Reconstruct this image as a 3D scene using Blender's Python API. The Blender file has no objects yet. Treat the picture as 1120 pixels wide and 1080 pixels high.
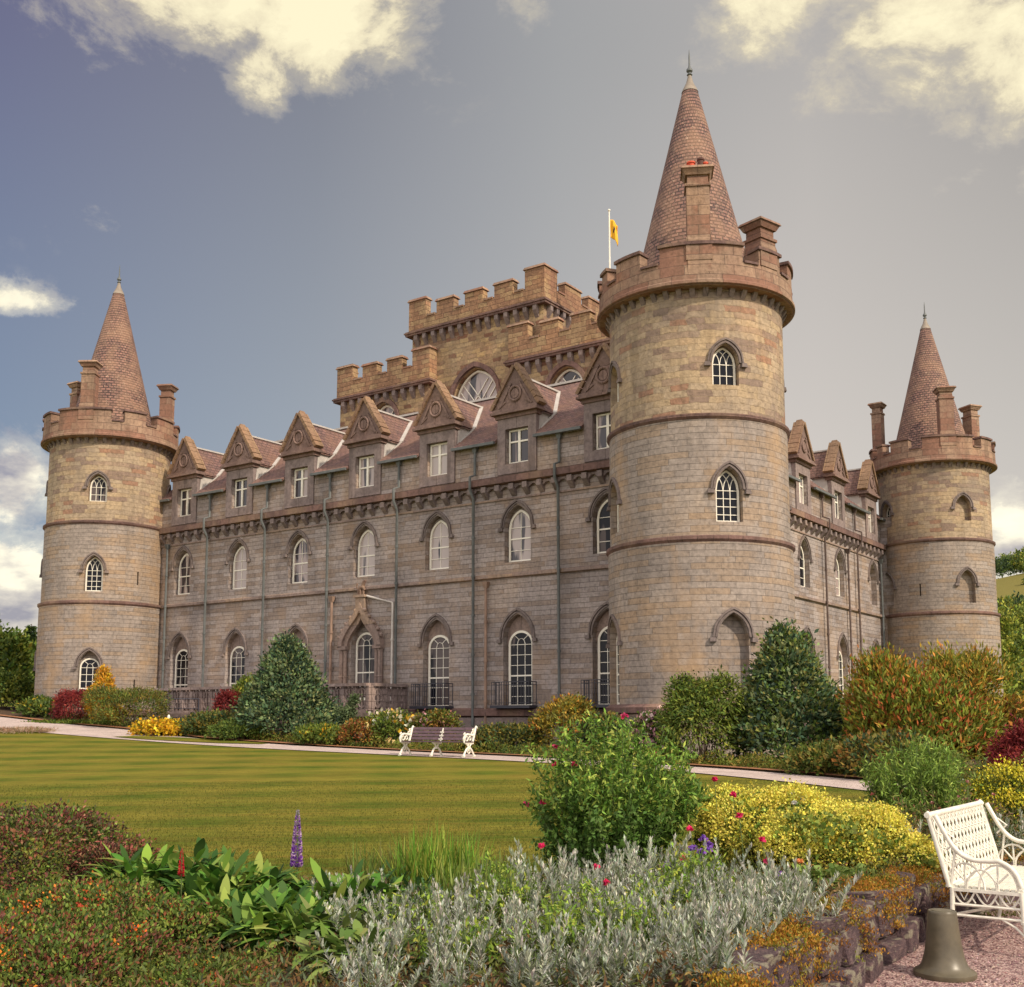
import bpy, bmesh, math, random
import numpy as np
from mathutils import Vector, Matrix
R_ = math.radians
PI = math.pi
rnd = random.Random(7)
NR = np.random.RandomState(11)
SC = bpy.context.scene
COL = SC.collection

# ------------------------------------------------------------------ camera
CAM = np.array([17.9514, -37.232, 1.63]); YAW, PIT, FPX, PYC = 0.6167, 0.1241, 1226.77, 634.24
cd = bpy.data.cameras.new('camera'); cam = bpy.data.objects.new('camera', cd); COL.objects.link(cam)
cam.location = CAM; cam.rotation_euler = (PI/2 + PIT, 0, YAW)
cd.sensor_fit = 'HORIZONTAL'; cd.sensor_width = 36.0; cd.lens = FPX/1120*36.0
cd.shift_y = (PYC-540)/1120.0; cd.clip_start = 0.1; cd.clip_end = 4000
SC.camera = cam
# ------------------------------------------------------------------ light
SUN_AZ, SUN_EL = R_(-10), R_(38)      # direction to the sun, azimuth from +x
sd = bpy.data.lights.new('sun', 'SUN'); so = bpy.data.objects.new('sun', sd); COL.objects.link(so)
sd.energy = 3.1; sd.angle = R_(1.5); sd.color = (1.0, 0.86, 0.68)
sdir = Vector((math.cos(SUN_AZ)*math.cos(SUN_EL), math.sin(SUN_AZ)*math.cos(SUN_EL), math.sin(SUN_EL)))
so.rotation_euler = sdir.to_track_quat('Z', 'Y').to_euler(); so.location = (60, -30, 60)
SC.view_settings.view_transform = 'Standard'; SC.view_settings.look = 'None'
SC.view_settings.exposure = 0.32; SC.view_settings.gamma = 1.0

# ------------------------------------------------------------------ node helpers
def nd(nt, t, **kw):
    n = nt.nodes.new(t)
    for k, v in kw.items():
        if k[0] == 'i' and k[1:].isdigit(): n.inputs[int(k[1:])].default_value = v
        elif hasattr(n, k): setattr(n, k, v)
        else: n.inputs[k.replace('_', ' ')].default_value = v
    return n
def mth(nt, op, a, b=None, c=None, clamp=False):
    n = nt.nodes.new('ShaderNodeMath'); n.operation = op; n.use_clamp = clamp
    for i, v in enumerate((a, b, c)):
        if v is None: continue
        if isinstance(v, (int, float)): n.inputs[i].default_value = v
        else: nt.links.new(v, n.inputs[i])
    return n.outputs[0]
def mix(nt, f, a, b, typ='MIX'):
    n = nt.nodes.new('ShaderNodeMix'); n.data_type = 'RGBA'; n.blend_type = typ
    for i, v in ((0, f), (6, a), (7, b)):
        if isinstance(v, (int, float)): n.inputs[i].default_value = v
        elif isinstance(v, (tuple, list)): n.inputs[i].default_value = tuple(v)[:3] + (1,)
        else: nt.links.new(v, n.inputs[i])
    return n.outputs[2]
def ramp(nt, f, stops, interp='LINEAR'):
    n = nt.nodes.new('ShaderNodeValToRGB'); n.color_ramp.interpolation = interp
    cr = n.color_ramp
    while len(cr.elements) < len(stops): cr.elements.new(0.5)
    for e, (p, c) in zip(cr.elements, stops):
        e.position = p; e.color = (tuple(c) + (1,)) if not isinstance(c, (int, float)) else (c, c, c, 1)
    nt.links.new(f, n.inputs[0]); return n.outputs[0]
def noise(nt, vec, scale, detail=4, rough=.55, dist=0):
    n = nt.nodes.new('ShaderNodeTexNoise'); n.inputs['Scale'].default_value = scale
    n.inputs['Detail'].default_value = detail; n.inputs['Roughness'].default_value = rough
    n.inputs['Distortion'].default_value = dist
    if vec is not None: nt.links.new(vec, n.inputs['Vector'])
    return n.outputs['Fac']
def mapping(nt, vec, scale=(1, 1, 1), loc=(0, 0, 0), rot=(0, 0, 0)):
    n = nt.nodes.new('ShaderNodeMapping'); n.inputs['Scale'].default_value = scale
    n.inputs['Location'].default_value = loc; n.inputs['Rotation'].default_value = rot
    nt.links.new(vec, n.inputs[0]); return n.outputs[0]

# ------------------------------------------------------------------ world (sky and clouds)
def srgb(r, g, b):
    f = lambda v: (v/255/12.92) if v/255 <= .04045 else ((v/255+.055)/1.055)**2.4
    return (f(r), f(g), f(b))
w = bpy.data.worlds.new('World'); SC.world = w; w.use_nodes = True
nt = w.node_tree; nt.nodes.clear()
tc = nd(nt, 'ShaderNodeTexCoord'); D = tc.outputs['Generated']
sep = nd(nt, 'ShaderNodeSeparateXYZ'); nt.links.new(D, sep.inputs[0])
X, Y, Z = sep.outputs
AZ = mth(nt, 'MULTIPLY', mth(nt, 'ARCTAN2', mth(nt, 'MULTIPLY', X, -1.0), Y), 57.29578)   # degrees, 0 = +y, + to the left
EL = mth(nt, 'MULTIPLY', mth(nt, 'ARCSINE', Z), 57.29578)
sky = nd(nt, 'ShaderNodeTexSky'); sky.sky_type = 'NISHITA'; sky.sun_disc = False
sky.sun_elevation = SUN_EL; sky.sun_rotation = PI/2 - SUN_AZ
sky.air_density = 1.0; sky.dust_density = 2.5; sky.ozone_density = 1.0
yawd = math.degrees(YAW)
t = mth(nt, 'DIVIDE', mth(nt, 'SUBTRACT', yawd+26, AZ), 52.0)   # 0 left edge .. 1 right edge of the view
hor = ramp(nt, t, [(0.0, srgb(116, 133, 152)), (0.28, srgb(141, 149, 157)), (0.5, srgb(160, 160, 160)), (0.75, srgb(190, 182, 174)), (1.0, srgb(182, 176, 168))])
top = ramp(nt, t, [(0.0, srgb(94, 94, 119)), (0.3, srgb(112, 114, 123)), (0.55, srgb(142, 142, 142)), (0.8, srgb(158, 154, 150)), (1.0, srgb(142, 138, 134))])
skyc = mix(nt, mth(nt, 'SMOOTH_MIN', mth(nt, 'MAXIMUM', mth(nt, 'DIVIDE', mth(nt, 'SUBTRACT', EL, 8.0), 24.0), 0.0), 1.0, 0.1), hor, top)
# bright pale overcast, added unseen behind the camera to brighten the long front
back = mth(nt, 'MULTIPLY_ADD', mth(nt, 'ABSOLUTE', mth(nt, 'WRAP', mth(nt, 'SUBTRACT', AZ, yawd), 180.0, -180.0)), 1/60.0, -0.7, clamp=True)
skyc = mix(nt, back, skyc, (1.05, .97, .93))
def blob(az, el, sa, se, k=1.0):
    a = mth(nt, 'DIVIDE', mth(nt, 'SUBTRACT', AZ, az), sa); e = mth(nt, 'DIVIDE', mth(nt, 'SUBTRACT', EL, el), se)
    r2 = mth(nt, 'ADD', mth(nt, 'MULTIPLY', a, a), mth(nt, 'MULTIPLY', e, e))
    return mth(nt, 'MULTIPLY', mth(nt, 'POWER', 2.718, mth(nt, 'MULTIPLY', r2, -1.0)), k)
def azel(px, py):
    x = (px-560)/FPX; y = (PYC-py)/FPX
    f = np.array([0, math.cos(PIT), math.sin(PIT)]); u = np.array([0, -math.sin(PIT), math.cos(PIT)])
    d = f + u*y + np.array([x, 0, 0]); d /= np.linalg.norm(d)
    return yawd + math.degrees(math.atan2(-d[0], d[1])), math.degrees(math.asin(d[2]))
def pblob(px, py, wx, wy, k=1.0):
    a, e = azel(px, py); return blob(a, e, wx/21.0, wy/21.0, k)
tot = None
for b in ((215, -30, 180, 72, 1.0), (345, 10, 105, 68, 1.05), (285, 88, 46, 50, .80), (430, 30, 80, 65, .8), (570, 0, 55, 28, .6),
          (1000, 25, 130, 75, 1.15), (850, 15, 100, 52, .9), (1090, 60, 90, 80, 1.0), (960, 80, 120, 60, .7), (1050, 205, 90, 26, .58), (1150, 190, 60, 30, .6), (115, 240, 75, 38, .22),
          (28, 330, 58, 17, .80), (5, 520, 62, 58, 1.25), (0, 640, 86, 70, 1.4), (1115, 575, 40, 46, 1.2), (-120, 560, 90, 110, .9), (1230, 560, 70, 70, 1.0)):
    m = pblob(*b); tot = m if tot is None else mth(nt, 'MAXIMUM', tot, m)
dn = mapping(nt, D, scale=(1, 1, 1.6))
n1 = noise(nt, dn, 6.5, 12, .66, .35); n2 = noise(nt, dn, 20.0, 9, .68, .3)
dens = mth(nt, 'ADD', tot, mth(nt, 'MULTIPLY', mth(nt, 'SUBTRACT', n1, .5), 2.5))
dens = mth(nt, 'ADD', dens, mth(nt, 'MULTIPLY', mth(nt, 'SUBTRACT', n2, .5), 1.1))
alpha = ramp(nt, dens, [(0.34, 0.0), (0.66, .38), (1.05, 0.95)], 'EASE')
alpha = mth(nt, 'MULTIPLY', alpha, mth(nt, 'MULTIPLY', tot, 5.0, clamp=True), clamp=True)
high = mth(nt, 'DIVIDE', mth(nt, 'SUBTRACT', EL, 14.0), 14.0, clamp=True)
c_hi = ramp(nt, mth(nt, 'SUBTRACT', dens, .2), [(0.3, srgb(176, 168, 156)), (0.6, srgb(206, 194, 164)), (1.0, srgb(232, 222, 186))])
sh = noise(nt, mapping(nt, D, scale=(1, 1, 2.0), loc=(.3, .1, .05)), 11.0, 6, .55)
c_lo = ramp(nt, sh, [(0.36, srgb(142, 138, 146)), (0.46, srgb(196, 188, 176)), (0.54, srgb(236, 228, 204)), (.7, srgb(246, 240, 218))])
cc = mix(nt, high, c_lo, c_hi)
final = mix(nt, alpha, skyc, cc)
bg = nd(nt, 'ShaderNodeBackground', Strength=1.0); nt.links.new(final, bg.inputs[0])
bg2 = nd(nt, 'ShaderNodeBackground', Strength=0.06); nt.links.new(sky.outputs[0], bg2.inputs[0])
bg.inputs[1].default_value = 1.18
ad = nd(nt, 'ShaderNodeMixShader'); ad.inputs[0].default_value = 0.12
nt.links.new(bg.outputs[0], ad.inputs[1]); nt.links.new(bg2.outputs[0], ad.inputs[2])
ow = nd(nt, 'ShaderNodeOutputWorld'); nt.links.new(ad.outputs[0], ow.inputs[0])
w.cycles.sampling_method = 'MANUAL'; w.cycles.sample_map_resolution = 512

# ------------------------------------------------------------------ materials
MATS = {}
def newmat(name):
    m = bpy.data.materials.new(name); m.use_nodes = True; nt = m.node_tree; nt.nodes.clear()
    o = nd(nt, 'ShaderNodeOutputMaterial'); p = nd(nt, 'ShaderNodeBsdfPrincipled'); nt.links.new(p.outputs[0], o.inputs[0])
    MATS[name] = m; return m, nt, p
def setin(nt, p, k, v):
    if isinstance(v, (int, float)): p.inputs[k].default_value = v
    elif isinstance(v, (tuple, list)): p.inputs[k].default_value = tuple(v)[:3] + (1,)
    else: nt.links.new(v, p.inputs[k])
def bump(nt, p, h, strength=.5, dist=.02):
    b = nd(nt, 'ShaderNodeBump'); b.inputs['Strength'].default_value = strength; b.inputs['Distance'].default_value = dist
    nt.links.new(h, b.inputs['Height']); nt.links.new(b.outputs[0], p.inputs['Normal'])
def stone(name, c1, c2, mortar, bw, bh, dist=.03, multi=None, stain=None, stain_amt=.4, streak=.25, bumpd=.03, msize=.012, third=None):
    m, nt, p = newmat(name)
    uv = nd(nt, 'ShaderNodeTexCoord'); U = uv.outputs['UV']; O = nd(nt, 'ShaderNodeNewGeometry').outputs['Position']
    nn = nd(nt, 'ShaderNodeTexNoise'); nn.inputs['Scale'].default_value = 2.3; nn.inputs['Detail'].default_value = 3; nt.links.new(U, nn.inputs['Vector'])
    va = nd(nt, 'ShaderNodeVectorMath', operation='SUBTRACT'); nt.links.new(nn.outputs['Color'], va.inputs[0]); va.inputs[1].default_value = (.5, .5, .5)
    vb = nd(nt, 'ShaderNodeVectorMath', operation='MULTIPLY_ADD'); nt.links.new(va.outputs[0], vb.inputs[0]); vb.inputs[1].default_value = (dist*2.2, dist, 0)
    nt.links.new(U, vb.inputs[2])
    def brick(bw, bh, a, b, mort, off=.5):
        br = nd(nt, 'ShaderNodeTexBrick'); br.offset = off; br.squash = 1.35; br.squash_frequency = 3
        br.inputs['Scale'].default_value = 1; br.inputs['Brick Width'].default_value = bw; br.inputs['Row Height'].default_value = bh
        br.inputs['Mortar Size'].default_value = msize; br.inputs['Mortar Smooth'].default_value = .4; br.inputs['Bias'].default_value = 0
        for k, v in (('Color1', a), ('Color2', b), ('Mortar', mort)): br.inputs[k].default_value = tuple(v)+(1,)
        nt.links.new(vb.outputs[0], br.inputs['Vector']); return br
    br = brick(bw, bh, c1, c2, mortar)
    col = br.outputs['Color']
    # whole blocks that differ: random value per block from a second brick node on the same grid
    b2 = brick(bw, bh, (0, 0, 0), (1, 1, 1), (.5, .5, .5))
    if third:
        n0 = noise(nt, U, .45, 3, .6)
        thr = ramp(nt, mth(nt, 'ADD', mth(nt, 'MULTIPLY', b2.outputs['Color'], .6), mth(nt, 'MULTIPLY', n0, .55)), [(.62, 0.0), (.68, 1.0)])
        col = mix(nt, mth(nt, 'MULTIPLY', thr, .75), col, third)
    if multi: col = mix(nt, .62, col, ramp(nt, b2.outputs['Color'], multi, 'CONSTANT'))
    g = noise(nt, O, 7.0, 6, .65)
    col = mix(nt, 1.0, col, ramp(nt, g, [(.25, .58), (.5, 1.0), (.78, 1.36)]), 'MULTIPLY')
    bigv = noise(nt, O, .38, 4, .6)
    col = mix(nt, 1.0, col, ramp(nt, bigv, [(.3, (.74, .75, .78)), (.55, (1, 1, 1)), (.75, (1.18, 1.09, .96))]), 'MULTIPLY')
    st = noise(nt, mapping(nt, O, scale=(1.6, 1.6, .16)), 1.0, 5, .62)
    col = mix(nt, mth(nt, 'MULTIPLY', ramp(nt, st, [(.50, 0.0), (.70, 1.0)]), streak*1.3), col, tuple(x*.42 for x in c1))
    if stain:
        s2 = noise(nt, mapping(nt, O, scale=(.5, .5, .28), loc=(3, 7, 2)), 1.0, 5, .65)
        col = mix(nt, mth(nt, 'MULTIPLY', ramp(nt, s2, [(.5, 0.0), (.68, 1.0)]), stain_amt), col, stain)
    setin(nt, p, 'Base Color', col); p.inputs['Roughness'].default_value = .9; p.inputs['Specular IOR Level'].default_value = .25
    h = mth(nt, 'ADD', mth(nt, 'MULTIPLY', br.outputs['Fac'], -1.0), mth(nt, 'ADD', mth(nt, 'MULTIPLY', g, .9), mth(nt, 'MULTIPLY', b2.outputs['Color'], .35)))
    bump(nt, p, h, .75, bumpd)
    return m
stone('ashlar', (.372, .318, .296), (.285, .246, .234), (.180, .150, .142), .95, .205, .02, stain=(.42, .27, .15), stain_amt=.32, third=(.28, .215, .175), msize=.009)
stone('ashlar_tower', (.335, .282, .245), (.262, .222, .196), (.180, .15, .13), 1.0, .215, .02, stain=(.46, .30, .165), stain_amt=.5, streak=.25, third=(.33, .245, .175), msize=.009)
stone('rubble', (.345, .265, .185), (.285, .222, .160), (.215, .165, .12), .66, .235, .15, stain=(.20, .165, .145), stain_amt=.6, streak=.35, bumpd=.05, msize=.009, third=(.285, .170, .115), multi=[(0, (.45, .345, .235)), (.35, (.50, .37, .225)), (.6, (.38, .29, .21)), (.78, (.27, .205, .165)), (.92, (.36, .20, .13))])
stone('rubble_orange', (.40, .275, .155), (.235, .15, .10), (.155, .112, .085), .56, .25, .2, multi=[(0, (.48, .34, .18)), (.2, (.36, .25, .15)), (.40, (.52, .38, .22)), (.55, (.26, .175, .12)), (.72, (.22, .11, .075)), (.86, (.44, .32, .20))], stain=(.24, .20, .14), stain_amt=.55, streak=.4, bumpd=.06, msize=.02, third=(.22, .105, .06))
stone('trim', (.29, .215, .185), (.25, .19, .17), (.18, .14, .12), 1.3, 3.0, .01, streak=.45, third=(.35, .25, .18))
stone('red_trim', (.205, .122, .105), (.150, .095, .085), (.12, .08, .07), .5, 3.0, .06, stain=(.34, .235, .15), stain_amt=.5, streak=.5, bumpd=.04)
stone('parapet_stone', (.345, .230, .160), (.27, .18, .13), (.18, .12, .095), .8, .36, .03, stain=(.25, .13, .095), stain_amt=.6, streak=.6, bumpd=.03, third=(.26, .13, .09))
stone('dark_trim', (.205, .165, .152), (.17, .138, .13), (.09, .075, .072), 1.2, 4.0, .01, streak=.5)
stone('carved', (.36, .285, .265), (.30, .235, .22), (.16, .12, .11), .7, .3, .12, stain=(.16, .11, .10), stain_amt=.6, streak=.6, bumpd=.04)
stone('grey_trim', (.265, .208, .195), (.225, .18, .17), (.14, .11, .10), 1.2, 4.0, .01, streak=.5)
stone('keep_parapet', (.37, .215, .125), (.25, .145, .09), (.15, .09, .065), .6, .26, .12, stain=(.20, .10, .07), stain_amt=.6, streak=.5, bumpd=.05, third=(.42, .29, .16))
stone('gable_stone', (.245, .165, .140), (.19, .13, .112), (.13, .085, .07), .9, 4.0, .01, stain=(.15, .085, .07), stain_amt=.5, streak=.5)
stone('gold_coping', (.34, .225, .13), (.23, .145, .10), (.16, .10, .075), .7, 3.0, .05, stain=(.22, .12, .08), stain_amt=.7, streak=.4)
def tiles(name, c1, c2, mortar, bw, bh, third, spots, ms=.016, bd=.04):
    m, nt, p = newmat(name)
    U = nd(nt, 'ShaderNodeTexCoord').outputs['UV']; O = nd(nt, 'ShaderNodeNewGeometry').outputs['Position']
    br = nd(nt, 'ShaderNodeTexBrick'); br.offset = .5
    for k, v in (('Scale', 1), ('Brick Width', bw), ('Row Height', bh), ('Mortar Size', ms), ('Mortar Smooth', .3), ('Bias', 0)): br.inputs[k].default_value = v
    for k, v in (('Color1', c1), ('Color2', c2), ('Mortar', mortar)): br.inputs[k].default_value = v+(1,)
    nt.links.new(U, br.inputs['Vector'])
    n = noise(nt, O, 9, 5, .7); n2 = noise(nt, O, 1.1, 4, .6)
    col = mix(nt, ramp(nt, n2, [(.4, 0.0), (.65, .7)]), br.outputs['Color'], third)
    col = mix(nt, ramp(nt, n, [(.58, 0.0), (.66, .75)]), col, spots)
    setin(nt, p, 'Base Color', col); p.inputs['Roughness'].default_value = .75
    # each row laps over the next: a saw tooth along v
    s = nd(nt, 'ShaderNodeSeparateXYZ'); nt.links.new(U, s.inputs[0])
    saw = mth(nt, 'FRACT', mth(nt, 'DIVIDE', s.outputs[1], bh))
    h = mth(nt, 'SUBTRACT', mth(nt, 'SUBTRACT', mth(nt, 'MULTIPLY', n, .5), saw), mth(nt, 'MULTIPLY', br.outputs['Fac'], .8))
    bump(nt, p, h, .9, bd)
tiles('slate', (.215, .115, .10), (.13, .075, .07), (.05, .034, .034), .30, .20, (.225, .125, .085), (.34, .24, .19))
tiles('spire_tiles', (.27, .138, .105), (.13, .070, .058), (.045, .028, .024), .24, .155, (.30, .175, .11), (.48, .34, .24), .024, .06)
def plain(name, col, rough=.6, spec=.4, metal=0, var=.25, sc=6.0, b=.0):
    m, nt, p = newmat(name); O = nd(nt, 'ShaderNodeTexCoord').outputs['Object']
    n = noise(nt, O, sc, 5, .6)
    c = mix(nt, 1.0, col, ramp(nt, n, [(.3, 1-var), (.7, 1+var)]), 'MULTIPLY')
    setin(nt, p, 'Base Color', c); p.inputs['Roughness'].default_value = rough; p.inputs['Metallic'].default_value = metal
    p.inputs['Specular IOR Level'].default_value = spec
    if b: bump(nt, p, n, .6, b)
    return m
plain('white_paint', (.82, .78, .68), .5, .4, var=.10, sc=3)
plain('cast_white', (.74, .71, .61), .45, .5, var=.16, sc=14, b=.004)
plain('lead', (.52, .48, .44), .6, .4, var=.18, sc=3)
plain('lead_pale', (.27, .225, .18), .6, .4, var=.2, sc=3)
plain('lead_white', (.46, .43, .40), .6, .4, var=.12, sc=3)
plain('pipe_grey', (.115, .125, .125), .55, .4, var=.25, sc=2)
plain('pipe_dark', (.12, .085, .075), .7, .3, var=.3, sc=2)
plain('pipe_rust', (.30, .20, .15), .7, .3, var=.3, sc=2)
plain('iron', (.035, .035, .05), .5, .5, var=.2)
plain('pot_red', (.62, .10, .05), .7, .3)
plain('pot_dark', (.10, .05, .04), .8, .3)
plain('bench_wood', (.115, .070, .085), .6, .4, var=.3, sc=8)
plain('canister', (.098, .082, .052), .38, .5, var=.28, sc=9, b=.002)
plain('wood_bark', (.12, .085, .06), .9, .2, var=.4, sc=8, b=.03)
plain('soil', (.085, .055, .035), .95, .1, var=.5, sc=9, b=.05)
plain('interior_stone', (.25, .19, .165), .9, .2, var=.3, sc=4, b=.02)
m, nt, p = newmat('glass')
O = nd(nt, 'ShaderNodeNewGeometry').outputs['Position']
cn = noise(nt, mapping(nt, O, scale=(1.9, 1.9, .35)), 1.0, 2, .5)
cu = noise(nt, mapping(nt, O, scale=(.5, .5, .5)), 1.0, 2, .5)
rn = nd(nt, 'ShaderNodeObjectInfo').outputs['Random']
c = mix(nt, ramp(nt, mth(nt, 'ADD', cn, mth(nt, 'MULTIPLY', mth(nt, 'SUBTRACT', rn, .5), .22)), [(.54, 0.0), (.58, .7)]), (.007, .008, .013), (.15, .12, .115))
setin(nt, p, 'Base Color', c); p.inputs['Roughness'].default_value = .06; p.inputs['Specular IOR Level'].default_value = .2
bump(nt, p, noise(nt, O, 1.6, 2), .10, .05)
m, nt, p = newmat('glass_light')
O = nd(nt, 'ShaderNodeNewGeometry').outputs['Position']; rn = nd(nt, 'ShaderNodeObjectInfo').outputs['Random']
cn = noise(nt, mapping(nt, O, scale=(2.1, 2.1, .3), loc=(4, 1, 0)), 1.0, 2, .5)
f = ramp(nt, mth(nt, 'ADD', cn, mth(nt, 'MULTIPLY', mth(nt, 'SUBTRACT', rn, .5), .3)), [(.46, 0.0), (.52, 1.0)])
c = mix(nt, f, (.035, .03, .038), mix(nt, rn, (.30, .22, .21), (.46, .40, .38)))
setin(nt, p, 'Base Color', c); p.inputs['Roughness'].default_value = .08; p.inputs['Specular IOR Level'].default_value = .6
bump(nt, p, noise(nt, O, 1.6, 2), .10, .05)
# foliage: every leaf carries its own colour
m, nt, p = newmat('foliage')
a = nd(nt, 'ShaderNodeAttribute', attribute_name='Col')
setin(nt, p, 'Base Color', a.outputs['Color']); p.inputs['Roughness'].default_value = .62; p.inputs['Specular IOR Level'].default_value = .25
tr = nd(nt, 'ShaderNodeBsdfTranslucent'); nt.links.new(a.outputs['Color'], tr.inputs[0])
ms = nd(nt, 'ShaderNodeMixShader'); ms.inputs[0].default_value = .22
out = [n for n in nt.nodes if n.type == 'OUTPUT_MATERIAL'][0]
nt.links.new(p.outputs[0], ms.inputs[1]); nt.links.new(tr.outputs[0], ms.inputs[2]); nt.links.new(ms.outputs[0], out.inputs[0])

# ------------------------------------------------------------------ object helpers
def tag(o, label=None, cat=None, group=None, kind=None):
    if label: o['label'] = label
    if cat: o['category'] = cat
    if group: o['group'] = group
    if kind: o['kind'] = kind
    return o
def wloc(o):
    v = Vector((0, 0, 0))
    while o is not None: v = v + Vector(o.location); o = o.parent     # parents are unrotated unless stated
    return v
def empty(name, loc, rz=0):
    o = bpy.data.objects.new(name, None); COL.objects.link(o); o.location = loc; o.rotation_euler = (0, 0, rz)
    o.empty_display_size = .3; return o
def obj(name, me, mats, parent=None, loc=(0, 0, 0), rz=0, local=False):
    """link a mesh as one object; loc is a world position unless local"""
    o = bpy.data.objects.new(name, me); COL.objects.link(o)
    if mats is not None and len(me.materials) == 0:
        for m in (mats if isinstance(mats, (list, tuple)) else [mats]): me.materials.append(MATS[m])
    o.parent = parent
    o.location = Vector(loc) - (wloc(parent) if (parent and not local) else Vector((0, 0, 0)))
    o.rotation_euler = (0, 0, rz); return o

class MB:
    def __init__(s): s.v = []; s.f = []; s.m = []; s.mi = 0
    def add(s, vs, fs):
        b = len(s.v); s.v += [tuple(map(float, q)) for q in vs]
        for f in fs: s.f.append([b+i for i in f]); s.m.append(s.mi)
    def box(s, x0, x1, y0, y1, z0, z1):
        s.add([(x0, y0, z0), (x1, y0, z0), (x1, y1, z0), (x0, y1, z0), (x0, y0, z1), (x1, y0, z1), (x1, y1, z1), (x0, y1, z1)],
              [(0, 3, 2, 1), (4, 5, 6, 7), (0, 1, 5, 4), (1, 2, 6, 5), (2, 3, 7, 6), (3, 0, 4, 7)])
    def frus(s, x0, x1, y0, y1, z0, z1, i):      # box whose top is inset by i
        s.add([(x0, y0, z0), (x1, y0, z0), (x1, y1, z0), (x0, y1, z0), (x0+i, y0+i, z1), (x1-i, y0+i, z1), (x1-i, y1-i, z1), (x0+i, y1-i, z1)],
              [(0, 3, 2, 1), (4, 5, 6, 7), (0, 1, 5, 4), (1, 2, 6, 5), (2, 3, 7, 6), (3, 0, 4, 7)])
    def bar(s, p, q, w, h=None, up=(0, 0, 1)):
        h = h or w; p = Vector(p); q = Vector(q); d = (q-p).normalized(); u = Vector(up)
        if abs(d.dot(u)) > .98: u = Vector((0, 1, 0))
        a = d.cross(u).normalized(); b = a.cross(d).normalized(); a = a*w/2; b = b*h/2
        s.add([p-a-b, p+a-b, p+a+b, p-a+b, q-a-b, q+a-b, q+a+b, q-a+b],
              [(0, 1, 2, 3), (4, 7, 6, 5), (0, 4, 5, 1), (1, 5, 6, 2), (2, 6, 7, 3), (3, 7, 4, 0)])
    def tube(s, pts, r, n=6, cap=True):
        pts = [Vector(p) for p in pts]; rs = r if isinstance(r, (list, tuple)) else [r]*len(pts)
        b = len(s.v); up = Vector((0, 0, 1)); prev = None
        for i, p in enumerate(pts):
            d = (pts[min(i+1, len(pts)-1)] - pts[max(i-1, 0)])
            d = d.normalized() if d.length > 1e-9 else Vector((0, 0, 1))
            if prev is None:
                a = d.cross(up) if abs(d.dot(up)) < .95 else d.cross(Vector((1, 0, 0)))
            else: a = prev - d*prev.dot(d)
            a.normalize(); prev = a; c = d.cross(a)
            for k in range(n):
                t = 2*PI*k/n; s.v.append(tuple(p + (a*math.cos(t)+c*math.sin(t))*rs[i]))
        for i in range(len(pts)-1):
            for k in range(n):
                k2 = (k+1) % n; s.f.append([b+i*n+k, b+i*n+k2, b+(i+1)*n+k2, b+(i+1)*n+k]); s.m.append(s.mi)
        if cap:
            s.f.append([b+k for k in range(n)][::-1]); s.m.append(s.mi)
            s.f.append([b+(len(pts)-1)*n+k for k in range(n)]); s.m.append(s.mi)
    def lathe(s, prof, n=32, a0=0, a1=2*PI, c=(0, 0), caps=True):
        full = abs(a1-a0-2*PI) < 1e-6; m = n if full else n+1; b = len(s.v); L = len(prof)
        for k in range(m):
            t = a0+(a1-a0)*k/n
            for r, z in prof: s.v.append((c[0]+r*math.cos(t), c[1]+r*math.sin(t), z))
        for k in range(n):
            k2 = (k+1) % m
            for i in range(L-1):
                s.f.append([b+k*L+i, b+k2*L+i, b+k2*L+i+1, b+k*L+i+1]); s.m.append(s.mi)
        if full and caps:
            s.f.append([b+k*L for k in range(m)][::-1]); s.m.append(s.mi); s.f.append([b+k*L+L-1 for k in range(m)]); s.m.append(s.mi)
    def sect(s, r0, r1, z0, z1, a0, a1, n=8):    # a closed block of a ring
        prof = [(r0, z0), (r1, z0), (r1, z1), (r0, z1), (r0, z0)]; b = len(s.v)
        for k in range(n+1):
            t = a0+(a1-a0)*k/n
            for r, z in prof[:4]: s.v.append((r*math.cos(t), r*math.sin(t), z))
        for k in range(n):
            for i in range(4):
                j = (i+1) % 4; s.f.append([b+k*4+i, b+(k+1)*4+i, b+(k+1)*4+j, b+k*4+j]); s.m.append(s.mi)
        s.f.append([b, b+1, b+2, b+3]); s.m.append(s.mi); e = b+n*4; s.f.append([e+3, e+2, e+1, e]); s.m.append(s.mi)
    def prism(s, pts, y0, y1):                   # polygon in x,z extruded along y
        n = len(pts); b = len(s.v)
        for y in (y0, y1):
            for x, z in pts: s.v.append((x, y, z))
        s.f.append(list(range(b, b+n))); s.m.append(s.mi); s.f.append(list(range(b+n, b+2*n))[::-1]); s.m.append(s.mi)
        for i in range(n):
            j = (i+1) % n; s.f.append([b+i, b+n+i, b+n+j, b+j]); s.m.append(s.mi)
    def strip(s, pin, pout, y0, y1):             # band between two open curves in x,z, extruded
        n = len(pin)
        for i in range(n-1):
            q = [pin[i], pin[i+1], pout[i+1], pout[i]]
            s.add([(a, y0, b) for a, b in q]+[(a, y1, b) for a, b in q], [(0, 1, 2, 3), (7, 6, 5, 4), (3, 2, 6, 7), (1, 0, 4, 5)] + ([(0, 3, 7, 4)] if i == 0 else []) + ([(2, 1, 5, 6)] if i == n-2 else []))
    def xf(s, M, start=0):
        for i in range(start, len(s.v)): s.v[i] = tuple(M @ Vector(s.v[i]))
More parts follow.
